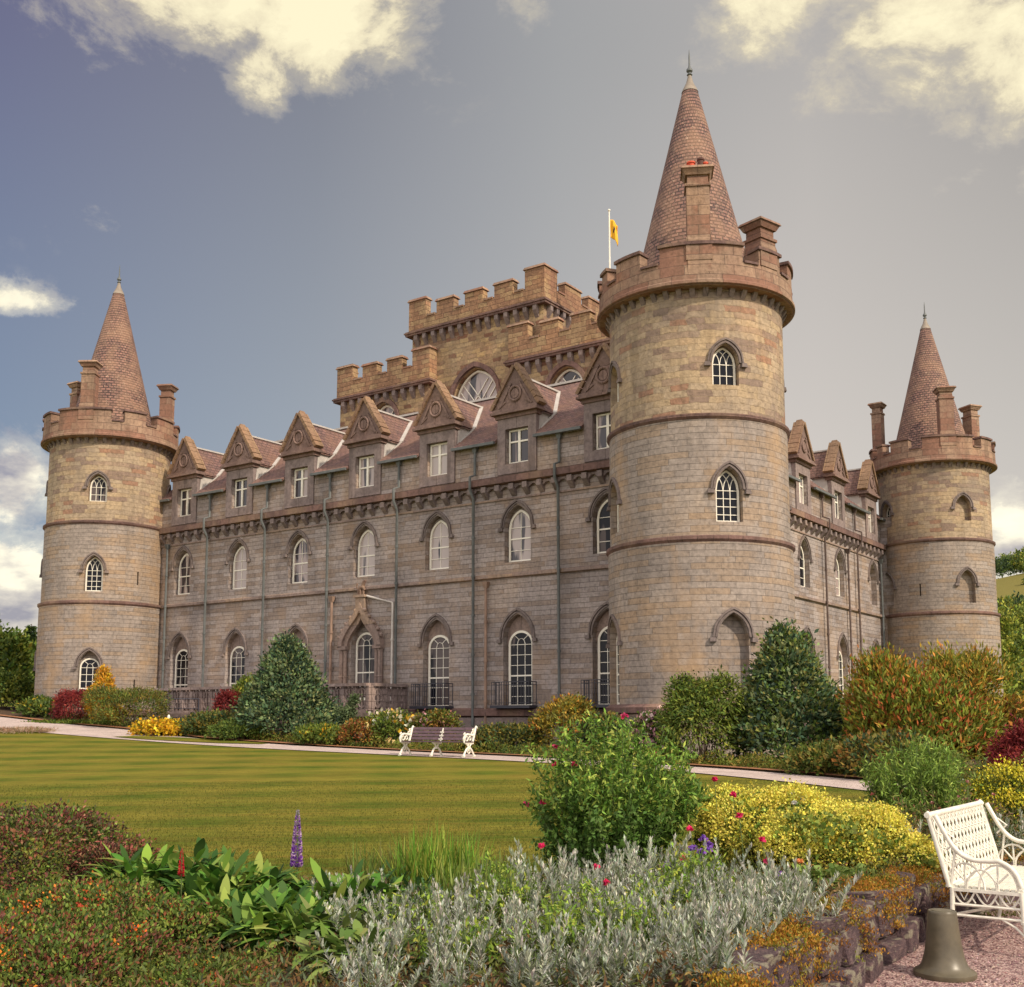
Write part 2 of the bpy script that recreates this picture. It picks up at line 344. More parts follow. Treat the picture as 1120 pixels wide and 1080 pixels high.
    def mesh(s, name='m', uv='box', recalc=True, sharp=None):
        me = bpy.data.meshes.new(name); me.from_pydata(s.v, [], s.f)
        me.polygons.foreach_set('material_index', s.m)
        if recalc:
            bm = bmesh.new(); bm.from_mesh(me); bmesh.ops.recalc_face_normals(bm, faces=bm.faces); bm.to_mesh(me); bm.free()
        if uv: setuv(me, uv)
        if sharp is not None:
            me.shade_smooth(); me.set_sharp_from_angle(angle=R_(sharp))
        me.update(); return me
def setuv(me, mode='box', r=3.3):
    nL = len(me.loops); vi = np.empty(nL, int); me.loops.foreach_get('vertex_index', vi)
    co = np.empty(len(me.vertices)*3); me.vertices.foreach_get('co', co); co = co.reshape(-1, 3)[vi]
    npol = len(me.polygons); ls = np.empty(npol, int); lt = np.empty(npol, int)
    me.polygons.foreach_get('loop_start', ls); me.polygons.foreach_get('loop_total', lt)
    nm = np.empty(npol*3); me.polygons.foreach_get('normal', nm); nm = nm.reshape(-1, 3)
    pid = np.repeat(np.arange(npol), lt); N = nm[pid]
    if mode == 'cyl':
        th = np.arctan2(co[:, 1], co[:, 0])
        first = th[ls][pid]; d = th-first; th = np.where(d > PI, th-2*PI, np.where(d < -PI, th+2*PI, th))
        u = th*r; v = co[:, 2].copy(); up = np.abs(N[:, 2]) > .9
        u[up] = co[up, 0]; v[up] = co[up, 1]
    elif mode == 'cone':
        th = np.arctan2(co[:, 1], co[:, 0]); first = th[ls][pid]; d = th-first
        th = np.where(d > PI, th-2*PI, np.where(d < -PI, th+2*PI, th)); u = th*r; v = co[:, 2]*1.03
    elif mode == 'roof':
        nx = np.abs(N[:, 0]) > np.abs(N[:, 1]); u = np.where(nx, co[:, 1], co[:, 0])
        sl = np.sqrt(np.maximum(1-N[:, 2]**2, .05)); v = co[:, 2]/sl
    else:
        ax = np.abs(N).argmax(1); u = np.where(ax == 0, co[:, 1]+3.3, co[:, 0]); v = np.where(ax == 2, co[:, 1], co[:, 2])
    uvl = me.uv_layers.new(name='UVMap') if not me.uv_layers else me.uv_layers[0]
    uvl.data.foreach_set('uv', np.stack([u, v], -1).ravel().astype(np.float32))

def boolean_cut(me, cutter_mb):
    o = bpy.data.objects.new('tmp', me); COL.objects.link(o)
    cm = cutter_mb.mesh('c', uv=None); c = bpy.data.objects.new('tmpc', cm); COL.objects.link(c)
    md = o.modifiers.new('b', 'BOOLEAN'); md.object = c; md.operation = 'DIFFERENCE'; md.solver = 'EXACT'
    bpy.context.view_layer.update(); dg = bpy.context.evaluated_depsgraph_get()
    me2 = bpy.data.meshes.new_from_object(o.evaluated_get(dg)); me2.materials.clear()
    bpy.data.objects.remove(o); bpy.data.objects.remove(c); return me2

# arches -------------------------------------------------------------
def pointed(a, rise, n=9):
    """open curve from (-a,0) over (0,rise) to (a,0)"""
    k = (rise*rise/a/a + 1)/2; Rr = max(k, .5)*a; L = []
    for i in range(n+1):
        x = -a + a*i/n; cx = -a+Rr; z = math.sqrt(max(Rr*Rr-(x-cx)**2, 0)); L.append((x, z))
    sc = rise/L[-1][1] if L[-1][1] > 0 else 1
    L = [(x, z*sc) for x, z in L]
    return L + [(-x, z) for x, z in L[-2::-1]]
def rounda(a, rise=None, n=10):
    rise = rise or a
    return [(-a*math.cos(PI*i/(2*n)), rise*math.sin(PI*i/(2*n))) for i in range(2*n+1)]
def arch_poly(curve, z0, zs): return [(curve[0][0], z0)] + [(x, zs+z) for x, z in curve] + [(curve[-1][0], z0)]
def archz(curve, x):
    for (x0, z0), (x1, z1) in zip(curve, curve[1:]):
        if x0 <= x <= x1: return z0+(z1-z0)*(x-x0)/(x1-x0+1e-9)
    return 0
def hood(a, rise, zs, wid=.11, gap=.10, pro=.085, stops=True, drop=0.0, bendR=None):
    mb = MB(); i_ = pointed(a+gap, rise+gap*1.1, 12); o_ = pointed(a+gap+wid, rise+gap*1.1+wid*1.25, 12)
    if drop: i_ = [(i_[0][0], -drop)]+i_+[(i_[-1][0], -drop)]; o_ = [(o_[0][0], -drop)]+o_+[(o_[-1][0], -drop)]
    mb.strip([(x, z+zs) for x, z in i_], [(x, z+zs) for x, z in o_], -pro, .02)
    j_ = [(x*.93, z*.95) for x, z in i_]                         # inner, shallower order of the moulding
    mb.strip([(x, z+zs) for x, z in pointed(a+.02, rise+.03, 12)], [(x, z+zs) for x, z in pointed(a+gap-.02, rise+gap*1.1-.02, 12)], -.05, .02)
    if stops:
        for s in (-1, 1):
            xx = s*(a+gap+wid*.9); mb.frus(xx-.11, xx+.11, -pro-.05, .02, zs-drop-.15, zs-drop, .02)
    if bendR:
        mb.v = [((bendR-y)*math.sin(x/bendR), bendR-(bendR-y)*math.cos(x/bendR), z) for x, y, z in mb.v]
    return mb.mesh('hood')
def frame_mesh(kind, a, h, rise, fw=.075, fy=-.07):
    """window frame (material 0) with its glass (material 1); origin at the sill centre, front towards -y"""
    mb = MB()
    cv = rounda(a, rise) if kind in ('french', 'door') else (pointed(a, rise, 10) if kind != 'rect' else [(-a, 0), (a, 0)])
    def clip(x): return h + archz(cv, x)
    if kind == 'rect':
        for x0, x1, z0, z1 in ((-a, -a+fw, 0, h), (a-fw, a, 0, h), (-a+fw, a-fw, h-fw, h), (-a+fw, a-fw, 0, fw)): mb.box(x0, x1, fy, 0, z0, z1)
        mb.box(-.06, .06, fy-.015, -.003, fw, h-fw); mb.box(-a+fw, -.06, fy-.01, -.003, h*.62, h*.62+.07); mb.box(.06, a-fw, fy-.01, -.003, h*.62, h*.62+.07)
        mb.box(-a-.03, a+.03, fy-.05, 0, -.07, -.001)
        mb.mi = 1; mb.box(-a+.02, a-.02, -.028, -.012, .02, h-.02)
    else:
        inn = [(x*(a-fw)/a, z*(rise-fw)/rise) for x, z in cv]
        o2 = [(-a, -h)]+cv+[(a, -h)]; i2 = [(-a+fw, -h)]+inn+[(a-fw, -h)]
        mb.strip([(x, z+h) for x, z in i2], [(x, z+h) for x, z in o2], fy, 0)
        mb.box(-a+fw, a-fw, fy, 0, 0, fw); mb.box(-a-.05, a+.05, fy-.07, 0, -.08, -.001)
        g = .024; ai = a-fw; yb = (fy+.02, -.006)
        ri = rise-fw
        inz = lambda x: h+archz(inn, x)
        if kind in ('french', 'door'):
            b = ai*.36; zt = h+.06
            for s in (-1, 1): mb.box(s*b-g/2, s*b+g/2, *yb, fw, zt)
            ic = rounda(b, b*1.05, 5); mb.strip([(x*(b-g)/b, z*.93+zt) for x, z in ic], [(x, z+zt) for x, z in ic], *yb)
            mb.bar((-b*.62, -.03, zt+b*.8), (-ai*.62, -.03, inz(-ai*.62)), g); mb.bar((b*.62, -.03, zt+b*.8), (ai*.62, -.03, inz(ai*.62)), g)
            nrow = 6 if kind == 'french' else 4
            for k in range(1, nrow+1):
                z = h*k/nrow; tt = .06 if k == nrow//2 else g
                mb.box(-ai, ai, yb[0]-.002*k, -.008, z-tt/2, z+tt/2)
        elif kind == 'sash':
            mb.box(-g/2, g/2, *yb, fw, h+ri-.01)
            for k, z in enumerate((h*.36, h*.72, h*1.06)): mb.box(-ai*(1 if z < h else .97), ai*(1 if z < h else .97), yb[0]-.003, -.008, z-(.03 if k == 1 else g/2), z+(.03 if k == 1 else g/2))
        elif kind in ('gothic', 'gothic2'):
            for s in (-1, 1): mb.box(s*ai/3-g/2, s*ai/3+g/2, *yb, fw, h)
            for k in range(1, (3 if kind == 'gothic' else 5)):
                n_ = 2 if kind == 'gothic' else 4; z = h*k/n_; mb.box(-ai, ai, yb[0]-.003, -.008, z-g/2, z+g/2)
            Rr = ((ri*ri/ai/ai+1)/2)*ai
            for x0 in (-ai/3, ai/3):                                # crossing bars that follow the arch on both sides
                for s in (-1, 1):
                    P = []
                    for k in range(9):
                        x = x0+s*k*ai/9*1.0
                        xx = (abs(x-x0)); z = math.sqrt(max(Rr*Rr-(Rr-xx)**2, 0))*ri/max(math.sqrt(max(Rr*Rr-(Rr-ai)**2, 1e-6)), .01)
                        if abs(x) < ai and h+z < inz(x)+.01: P.append((x, -.03, h+z))
                    for p, q in zip(P, P[1:]): mb.bar(p, q, g, g)
        mb.mi = 1; gl = [(x*.98, z*.98+h) for x, z in cv]
        mb.prism([(gl[0][0], .01)]+gl+[(gl[-1][0], .01)], -.028, -.012)
    return mb.mesh('win')

# ------------------------------------------------------------------ terrain
def sstep(t): t = np.clip(t, 0, 1); return t*t*(3-2*t)
def G(x, y):
    x = np.asarray(x, float); y = np.asarray(y, float)
    xc = np.clip(x, -60, 22); q = .38-.017*xc + .0009*np.maximum(0, -xc-10)**2*np.where(xc > -60, 1, 1)
    q = np.minimum(q, 2.2); q = q + .04*np.clip(y+8, 0, 4)*np.clip((-xc-8)/8, 0, 1)
    far = np.hypot(x+18, y-16)
    return q*sstep((y+29)/21) + 0*far
def pos(px, D=None, Yw=None, Xw=None, z=None):
    """point on the ground seen in the direction of column px, at depth D or on a facade-parallel line"""
    x = (px-560)/FPX; dx = math.cos(YAW)*x - math.sin(YAW)/math.cos(PIT); dy = math.sin(YAW)*x + math.cos(YAW)/math.cos(PIT)
    # along the horizontal ray of that column at the horizon row
    t = D*math.cos(PIT) if D else ((Yw-CAM[1])/dy if Yw is not None else (Xw-CAM[0])/dx)
    X_, Y_ = CAM[0]+dx*t, CAM[1]+dy*t
    return float(X_), float(Y_), (float(G(X_, Y_)) if z is None else z)
def depth(x, y): return (x-CAM[0])*-math.sin(YAW) + (y-CAM[1])*math.cos(YAW)
def zat(py, D): return CAM[2] - (py-787.2)*D/FPX       # height seen at row py at horizontal depth D (near enough)
def LD(lat, dep): return (CAM[0]+lat*math.cos(YAW)-dep*math.sin(YAW), CAM[1]+lat*math.sin(YAW)+dep*math.cos(YAW))

# ------------------------------------------------------------------ the castle
E1, E2, AX, BY = 1.43, -2.60, -36.0, 32.56
castle = tag(empty('castle', (-18, 16.3, .4)), 'grey brown stone castle with round corner towers, tiled conical spires and a battlemented central keep', 'castle')
Z_STR, Z_COR, Z_EAVE = 7.73, 11.64, 13.75
BX = [-18+(i-3)*4.416 for i in range(7)]          # bays of the long front
BYY = [6.5, 12.0, 17.5, 22.75, 28.45]             # bays of the right hand front
A_M, A_L = .63, .66
def cut_prism(mb, poly, y0, y1, M):
    s = len(mb.v); mb.prism(poly, y0, y1); mb.xf(M, s)
RZ = lambda a: Matrix.Rotation(a, 4, 'Z')
REC = .32
shared = {}
def sh(key, fn):
    if key not in shared: shared[key] = fn()
    return shared[key]
def add_window(parent, P, rz, kind, a, h, rise, glass='glass', hoodargs=None, hoodm='dark_trim', label=None):
    """P: the sill centre on the wall face; the window sits back in its recess"""
    back = Vector((-math.sin(rz), math.cos(rz), 0))
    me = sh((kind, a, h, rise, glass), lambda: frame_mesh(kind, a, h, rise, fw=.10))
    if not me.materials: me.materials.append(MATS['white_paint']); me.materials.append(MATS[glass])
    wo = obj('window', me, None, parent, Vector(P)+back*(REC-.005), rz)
    if label: wo['label'] = label
    if hoodargs:
        hm = sh(('hood',)+tuple(sorted(hoodargs.items())), lambda: hood(**hoodargs))
        obj('hood_mould', hm, hoodm, parent, P, rz)
    return wo

def wall_slab(x0, x1, z0, z1, th, cutter):
    mb = MB(); mb.box(x0, x1, 0, th, z0, z1); me = mb.mesh('wall', uv=None); me = boolean_cut(me, cutter); setuv(me); return me
POL_M = arch_poly(pointed(A_M+.05, .95, 10), 0, 1.50)           # recess of a first floor window
POL_L = arch_poly(pointed(A_L+.08, 1.05, 10), 0, 2.85)          # recess of a ground floor window
def front(bays, length0, length1, origin, rz, name_lab, doorbay=None, blind=()):
    """one facade: local x along the wall, -y outwards"""
    M = Matrix.Translation(origin) @ RZ(rz)
    W = lambda x, y, z: tuple(M @ Vector((x, y, z)))
    cut = MB()
    for i, b in enumerate(bays):
        if i != doorbay: cut.prism([(x+b, z+2.16) for x, z in POL_L], -.5, REC)
        else: cut.prism([(x+b, z+2.16) for x, z in arch_poly(pointed(.74, 1.30, 10), 0, 2.95)], -.5, REC)
        cut.prism([(x+b, z+8.30) for x, z in POL_M], -.5, REC)
        cut.box(b-.58, b+.58, -.5, REC-.08, 12.60, 14.5)
    me = wall_slab(length0, length1, -.6, Z_EAVE, .9, cut)
    wall = obj('wall', me, 'ashlar', castle, (0, 0, 0), 0, local=True)
    wall.location = Vector(origin)-castle.location; wall.rotation_euler = (0, 0, rz)
    if name_lab: wall['label'] = name_lab
    # courses and cornices
    def strip(nm, x0, x1, y, z0, z1, mat, ch=.03):
        mb = MB(); mb.add([(x0, -y, z0+ch), (x1, -y, z0+ch), (x1, -y, z1-ch), (x0, -y, z1-ch), (x0, .02, z0), (x1, .02, z0), (x1, .02, z1), (x0, .02, z1)],
                          [(0, 1, 2, 3), (3, 2, 6, 7), (1, 0, 4, 5), (0, 3, 7, 4), (2, 1, 5, 6)])
        o = obj(nm, mb.mesh(), mat, castle, W(0, 0, 0), rz)
        return o
    strip('string_course', length0+2.5, length1-2.5, .13, Z_STR-.12, Z_STR+.12, 'trim', .06)
    strip('cornice', length0+2.2, length1-2.2, .36, Z_COR, Z_COR+.46, 'red_trim', .08)
    strip('plinth_course', length0+2.5, length1-2.5, .22, 1.72, 2.13, 'red_trim', .07)
    strip('plinth', length0+2.5, length1-2.5, .15, -.5, 1.70, 'grey_trim', .0)
    mb = MB(); x = length0+3.0; k = 0
    while x < length1-2.9:                                       # the corbels under the cornice
        j = rnd.uniform(-.03, .03)
        mb.add([(x+j, .02, 11.12), (x+.24+j, .02, 11.12), (x+.24+j, .02, 11.66), (x+j, .02, 11.66), (x+j, -.30, 11.42), (x+.24+j, -.30, 11.42), (x+.24+j, -.30, 11.66), (x+j, -.30, 11.66)],
               [(4, 5, 6, 7), (0, 1, 5, 4), (0, 4, 7, 3), (1, 2, 6, 5)])
        mb.prism([(x+.24+j, 11.655), (x+.24+j, 11.42), (x+.42+j, 11.56), (x+.55+j, 11.56), (x+.72, 11.42), (x+.72, 11.655)], -.16, .01)
        x += .736; k += 1
    o = obj('corbel_table', mb.mesh(), 'grey_trim', castle, W(0, 0, 0), rz)
    mb = MB(); mb.box(length0+2.8, length1-2.8, -.06, .02, 11.02, 11.10); obj('string_course', mb.mesh(), 'trim', castle, W(0, 0, 0), rz)
    for i, b in enumerate(bays):
        if i != doorbay and not (i in blind and 0):
            add_window(castle, W(b, 0, 2.16), rz, 'french', A_L-.02, 2.62, .60, 'glass', dict(a=A_L+.06, rise=1.08, zs=2.85, wid=.08, gap=.12))
            mb = MB()                                            # stone head between the round frame and the pointed recess
            pc = [(x, z+2.85) for x, z in pointed(A_L+.07, 1.04, 10)]; rc = [(-A_L-.07, 2.62)]+[(x, z+2.62) for x, z in rounda(A_L-.01, .61, 9)]+[(A_L+.07, 2.62)]
            mb.strip(rc, pc, REC-.05, REC+.0)
            obj('tympanum', sh('tymp', lambda: mb.mesh()), 'trim', castle, W(b, 0, 2.16), rz)
        if i in blind: continue
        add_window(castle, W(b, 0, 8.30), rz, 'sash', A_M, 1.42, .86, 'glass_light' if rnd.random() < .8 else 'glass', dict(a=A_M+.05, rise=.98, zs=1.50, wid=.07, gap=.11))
    return wall, W
cut = None
wallA, WA = front([b-AX/1 for b in BX], 0, 36.0, (AX, E1, 0), 0, 'long front wall with seven bays of pointed windows', doorbay=3)
wallB, WB = front(BYY, 0, BY, (E2, 0, 0), PI/2, 'right hand front wall with five bays', blind=(4,))
# plain rear walls, out of sight
mb = MB(); mb.box(AX, 0, BY-E1-.9, BY-E1, -.6, Z_EAVE); mb.box(AX-E2, AX-E2+.9, E1+.9, BY-E1-.9, -.6, Z_EAVE-.004)
obj('wall', mb.mesh(), 'ashlar', castle, (0, 0, 0))

# main roof: hipped slope round the whole block
inn = 4.35
x0, y0, x1, y1 = AX-E2-.25, E1-.25, E2+.25, BY-E1+.25; zr = 17.12
ze = Z_EAVE-.12
mb.add([(x0, y0, ze), (x1, y0, ze), (x1, y1, ze), (x0, y1, ze), (x0+inn, y0+inn, zr), (x1-inn, y0+inn, zr), (x1-inn, y1-inn, zr), (x0+inn, y1-inn, zr),
        (x0, y0, ze-.14), (x1, y0, ze-.14), (x1, y1, ze-.14), (x0, y1, ze-.14)],
       [(0, 1, 5, 4), (1, 2, 6, 5), (2, 3, 7, 6), (3, 0, 4, 7), (4, 5, 6, 7), (8, 9, 1, 0), (9, 10, 2, 1), (10, 11, 3, 2), (11, 8, 0, 3), (8, 11, 10, 9)])
me = None
# the slope starts behind the dormer fronts; between them it comes down to the eaves
SL = (zr-ze)/inn; yb_ = 1.16; zb_ = ze+SL*yb_
mb = MB(); X0, Y0, X1, Y1 = x0+yb_, y0+yb_, x1-yb_, y1-yb_
mb.add([(X0, Y0, zb_), (X1, Y0, zb_), (X1, Y1, zb_), (X0, Y1, zb_), (x0+inn, y0+inn, zr), (x1-inn, y0+inn, zr), (x1-inn, y1-inn, zr), (x0+inn, y1-inn, zr)],
       [(0, 1, 5, 4), (1, 2, 6, 5), (2, 3, 7, 6), (3, 0, 4, 7), (4, 5, 6, 7)])
mb.add([(x0, y1, ze), (x1, y1, ze), (X1, Y1, zb_), (X0, Y1, zb_), (x0, y0, ze), (X0, Y0, zb_)], [(0, 3, 2, 1), (0, 4, 5, 3)])
GUT = []
def eaves(stops, a0, a1, f):
    t = a0
    for b in list(stops)+[None]:
        e = (b-1.03) if b is not None else a1
        if e > t+.05:
            q = [f(t, 0), f(e, 0), f(e, yb_), f(t, yb_)]; z_ = [ze, ze, zb_, zb_]
            mb.add([(p[0], p[1], z) for p, z in zip(q, z_)]+[(p[0], p[1], z-.13) for p, z in zip(q, z_)], [(0, 1, 2, 3), (7, 6, 5, 4), (0, 4, 5, 1), (1, 5, 6, 2), (0, 3, 7, 4)])
            g0, g1 = f(t, -.05), f(e, -.05); gut = MB(); gut.bar((g0[0], g0[1], ze-.07), (g1[0], g1[1], ze-.07), .13, .12); GUT.append(gut)
        t = (b+1.03) if b is not None else t
eaves(BX, x0+.3, x1-.0, lambda s, d: (s, y0+d)); eaves(BYY, y0+.0, y1-.3, lambda s, d: (x1-d, s))
roof = obj('roof', mb.mesh(uv='roof', recalc=False), 'slate', castle, (0, 0, 0))
mb = MB(); cs = [(x0+inn, y0+inn), (x1-inn, y0+inn), (x1-inn, y1-inn), (x0+inn, y1-inn)]
for i in range(4):
    a, b = cs[i], cs[(i+1) % 4]; mb.bar((a[0], a[1], zr+.03), (b[0], b[1], zr+.03), .26, .10)
obj('ridge_flashing', mb.mesh(), 'lead_white', roof, (0, 0, 0))
for gut in GUT: obj('gutter', gut.mesh(), 'pipe_grey', roof, (0, 0, 0))

# dormers
def dormer(P, rz, ti):
    slope = (zr-ze)/inn
    mb = MB(); w_ = 1.02
    for a, b, z0, z1 in ((-w_, -.60, 12.14, 14.76), (.60, w_, 12.14, 14.76), (-.60, .60, 14.12, 14.76), (-.60, .60, 12.14, 12.56)): mb.box(a, b, -.07, .02 if z1 < 13 else .23, z0, z1)
    mb.box(-w_, w_, .235, 1.30, 13.6, 14.76)
    yb = lambda z: (z-ze)/slope-.25                                       # where the main roof is at height z
    body = obj('dormer', mb.mesh(), 'grey_trim', castle, P, rz)
    back = Matrix.Translation(Vector(P)) @ RZ(rz)
    def sub(nm, m_, mat, label=None):
        o = obj(nm, m_, mat, body, (0, 0, 0), 0, local=True)
        if label: o['label'] = label
        return o
    # gable with cornice, roundel, coping and knob
    def gable():
        mb = MB(); mb.box(-1.24, 1.24, -.34, .30, 14.76, 14.86); mb.box(-1.17, 1.17, -.25, .28, 14.865, 15.0); mb.box(-1.10, 1.10, -.14, .25, 14.60, 14.755)
        mb.prism([(-1.14, 15.0), (1.14, 15.0), (.05, 16.80), (-.05, 16.80)], -.16, .22)
        # hollowed sides in relief
        for s in (-1, 1):
            mb.bar((s*.78, -.19, 15.12), (s*.22, -.19, 16.1), .10, .05, up=(0, 1, 0)); mb.bar((s*.88, -.17, 15.08), (s*.50, -.17, 15.32), .09, .06, up=(0, 1, 0))
        return mb.mesh()
    sub('gable', sh('gable', gable), 'gable_stone')
    def cop():
        mb = MB()
        for s in (-1, 1):
            for k in range(7):
                t0, t1 = k/7, (k+.93)/7; f = lambda t: (s*(1.26-1.22*t), 0, 15.02+1.86*t)
                a, b = Vector(f(t0)), Vector(f(t1)); j = Vector((0, 0, rnd.uniform(-.02, .02)))
                mb.bar(a+j+Vector((0, .02, 0)), b+j+Vector((0, .02, 0)), .15, .56, up=(0, 1, 0))
        mb.frus(-.11, .11, -.2, .24, 16.84, 17.02, .08)
        return mb.mesh()
    sub('coping', sh('coping', cop), 'gold_coping')
    def rnd_():
        mb = MB(); t = [(0.30*math.cos(2*PI*k/16), -.19, 15.62+.32*math.sin(2*PI*k/16)) for k in range(17)]; mb.tube(t, .06, 6)
        mb.prism([(.2*math.cos(2*PI*k/12), 15.62+.22*math.sin(2*PI*k/12)) for k in range(12)], -.20, -.155); return mb.mesh()
    sub('roundel', sh('roundel', rnd_), 'gable_stone')
    def droof():
        mb = MB(); zR, zE, wE = 16.47, 14.82, 1.12
        yR, yE = yb(zR), yb(zE)
        for s in (-1, 1): mb.add([(0, .2, zR), (0, yR, zR), (s*wE, yE, zE), (s*wE, .2, zE)], [(0, 1, 2, 3)] if s > 0 else [(3, 2, 1, 0)])
        mb.add([(0, .2, zR-.1), (wE, .2, zE-.1), (wE, yE, zE-.1), (0, yR, zR-.1), (-wE, yE, zE-.1), (-wE, .2, zE-.1)], [(0, 1, 2, 3), (0, 3, 4, 5)])
        return mb.mesh(uv='roof', recalc=False)
    sub('dormer_roof', sh('droof', droof), 'slate')
    def flash():
        mb = MB(); zR, zE, wE = 16.47, 14.82, 1.12
        mb.bar((0, .25, zR+.03), (0, yb(zR)+.05, zR+.03), .15, .08)
        for s in (-1, 1):
            mb.bar((0, yb(zR), zR+.05), (s*wE, yb(zE), zE+.06), .18, .07, up=(0, 0, 1))
            mb.bar((s*(wE+.0), yb(zE), zE+.06), (s*(w_+.02), yb(13.9)+.12, 13.95), .13, .06)
            mb.add([(s*(w_+.012), .1, 13.72), (s*(w_+.012), yb(zE), zE-.03), (s*(w_+.012), .2, zE-.03)], [(0, 1, 2)])          # lead covered cheek
            pass
        return mb.mesh()
    sub('flashing', sh('flash', flash), 'lead_white')
    me = sh(('rect',), lambda: frame_mesh('rect', .55, 1.50, 0))
    if not me.materials: me.materials.append(MATS['white_paint']); me.materials.append(MATS['glass_light'])
    wo = sub('window', me, None); wo.location = (0, .215, 12.60)
for i, b in enumerate(BX): dormer((b, E1, 0), 0, i % 2)
for i, b in enumerate(BYY): dormer((E2, b, 0), PI/2, i % 2)

# downpipes
def pipe(pts, hopper=True, mat='pipe_grey', r=.062):
    mb = MB(); mb.tube(pts, r, 8)
    for p, q in zip(pts, pts[1:]):
        L = (Vector(q)-Vector(p)).length
        if abs(p[0]-q[0])+abs(p[1]-q[1]) < .05:
            for k in range(1, int(L/1.7)+1):
                c = Vector(p).lerp(Vector(q), k*1.7/L); mb.tube([c-Vector((0, 0, .05)), c+Vector((0, 0, .05))], r*1.4, 8)
    if hopper: p = Vector(pts[0]); mb.frus(p.x-.14, p.x+.14, p.y-.12, p.y+.12, p.z+.02, p.z-.24, .06)
    return obj('downpipe', mb.mesh(sharp=40), mat, castle, (0, 0, 0))
yA = E1
for k in range(6):
    X_ = BX[k]+2.208
    pipe([(X_, yA-.12, 13.55), (X_, yA-.12, 12.3), (X_, yA-.48, 12.15), (X_, yA-.48, 11.6), (X_, yA-.22, 11.2), (X_, yA-.2, 1.2)])
pipe([(BX[2]+2.5, yA-.15, 7.45), (BX[2]+2.5, yA-.15, 1.3)], True, 'pipe_rust')
pipe([(BX[4]+2.85, yA-.15, 7.5), (BX[4]+2.85, yA-.15, .6)], True, 'pipe_rust')
pipe([(BX[3]+.35, yA-.14, 7.35), (BX[3]+1.95, yA-.14, 6.95), (BX[3]+1.95, yA-.14, 1.2)], False, 'lead')
pipe([(AX+3.6, yA-.15, 11.1), (AX+3.6, yA-.15, 1.0)], True)
xB = E2
for y_ in (20.05, 23.7, 25.25):
    pipe([(xB+.12, y_, 13.55), (xB+.12, y_, 12.3), (xB+.48, y_, 12.15), (xB+.48, y_, 11.6), (xB+.2, y_, 11.15), (xB+.2, y_, 1.0)] if y_ != 23.7 else [(xB+.17, y_, 11.0), (xB+.17, y_, 1.0)], True, 'pipe_dark', .055)
pipe([(xB+.16, 29.6, 11.1), (xB+.16, 29.6, 1.0)], True)

# blocked window on the far bay of the right hand front
me = hood(A_M+.05, .98, 1.50, wid=.09, gap=.10); obj('hood_mould', me, 'dark_trim', castle, (E2, BYY[4], 8.30), PI/2)

# the entrance window with its ogee surround
dx = BX[3]
add_window(castle, (dx, E1, 2.55), 0, 'door', .66, 2.52, .62, 'glass', label='round headed entrance window')
def ogee(w0, zs, za, n=14):
    L = []
    for k in range(n+1):
        t = k/n; z = zs+(za-zs)*t
        x = w0*(math.cos(t*PI/2*1.15) if t < .62 else math.cos(.62*PI/2*1.15)*(1-(t-.62)/.38)**1.35)
        L.append((-x, z))
    return L + [(-x, z) for x, z in L[-2::-1]]
mb = MB(); inn_ = ogee(.86, 5.0, 6.35); mid_ = ogee(1.10, 5.0, 6.72); out_ = ogee(1.36, 5.0, 7.12)
mb.strip(inn_, mid_, -.17, .02); mb.strip(mid_, out_, -.30, .02)
mb.box(-.27, .27, -.26, .02, 6.55, 7.3); mb.box(-.34, .34, -.34, .02, 7.3, 7.42)
for s in (-1, 1):
    a, b = sorted((s*.84, s*1.36)); mb.box(a, b, -.3, .02, 4.88, 5.04)
    for xx, rr in ((1.22, .12), (.98, .09)): mb.lathe([(rr*1.3, 2.2), (rr*1.3, 2.45), (rr, 2.5), (rr, 3.55), (rr*1.2, 3.6), (rr, 3.66), (rr, 4.7), (rr*1.35, 4.86)], 10, c=(s*xx, -.12))
    for k in range(5):                                   # crockets
        p = out_[3+k*2] if s < 0 else out_[-4-k*2]; mb.lathe([(0.01, p[1]-.08), (.1, p[1]-.02), (.11, p[1]+.06), (.02, p[1]+.14)], 7, c=(p[0]*1.04, -.22))
o = obj('door_surround', mb.mesh(), 'trim', castle, (dx, E1, 0)); o['label'] = 'carved ogee surround with crockets over the entrance'
mb = MB(); mb.tube([(-.10, -.2, 7.42), (-.12, -.2, 7.6), (0, -.2, 7.74), (.16, -.2, 7.78), (.26, -.2, 7.62)], [.06, .08, .12, .10, .05], 8)
mb.tube([(.12, -.2, 7.80), (.2, -.2, 8.02), (.32, -.22, 8.08)], [.08, .09, .04], 8); mb.tube([(-.12, -.2, 7.62), (-.26, -.2, 7.8), (-.22, -.2, 7.98)], [.03, .03, .04], 6); mb.tube([(.18, -.2, 7.70), (.2, -.22, 7.42)], [.05, .05], 6)
mb.tube([(.02, -.24, 7.70), (.05, -.26, 7.42)], [.05, .05], 6)
obj('crest_animal', mb.mesh(sharp=50), 'red_trim', castle, (dx, E1, 0))

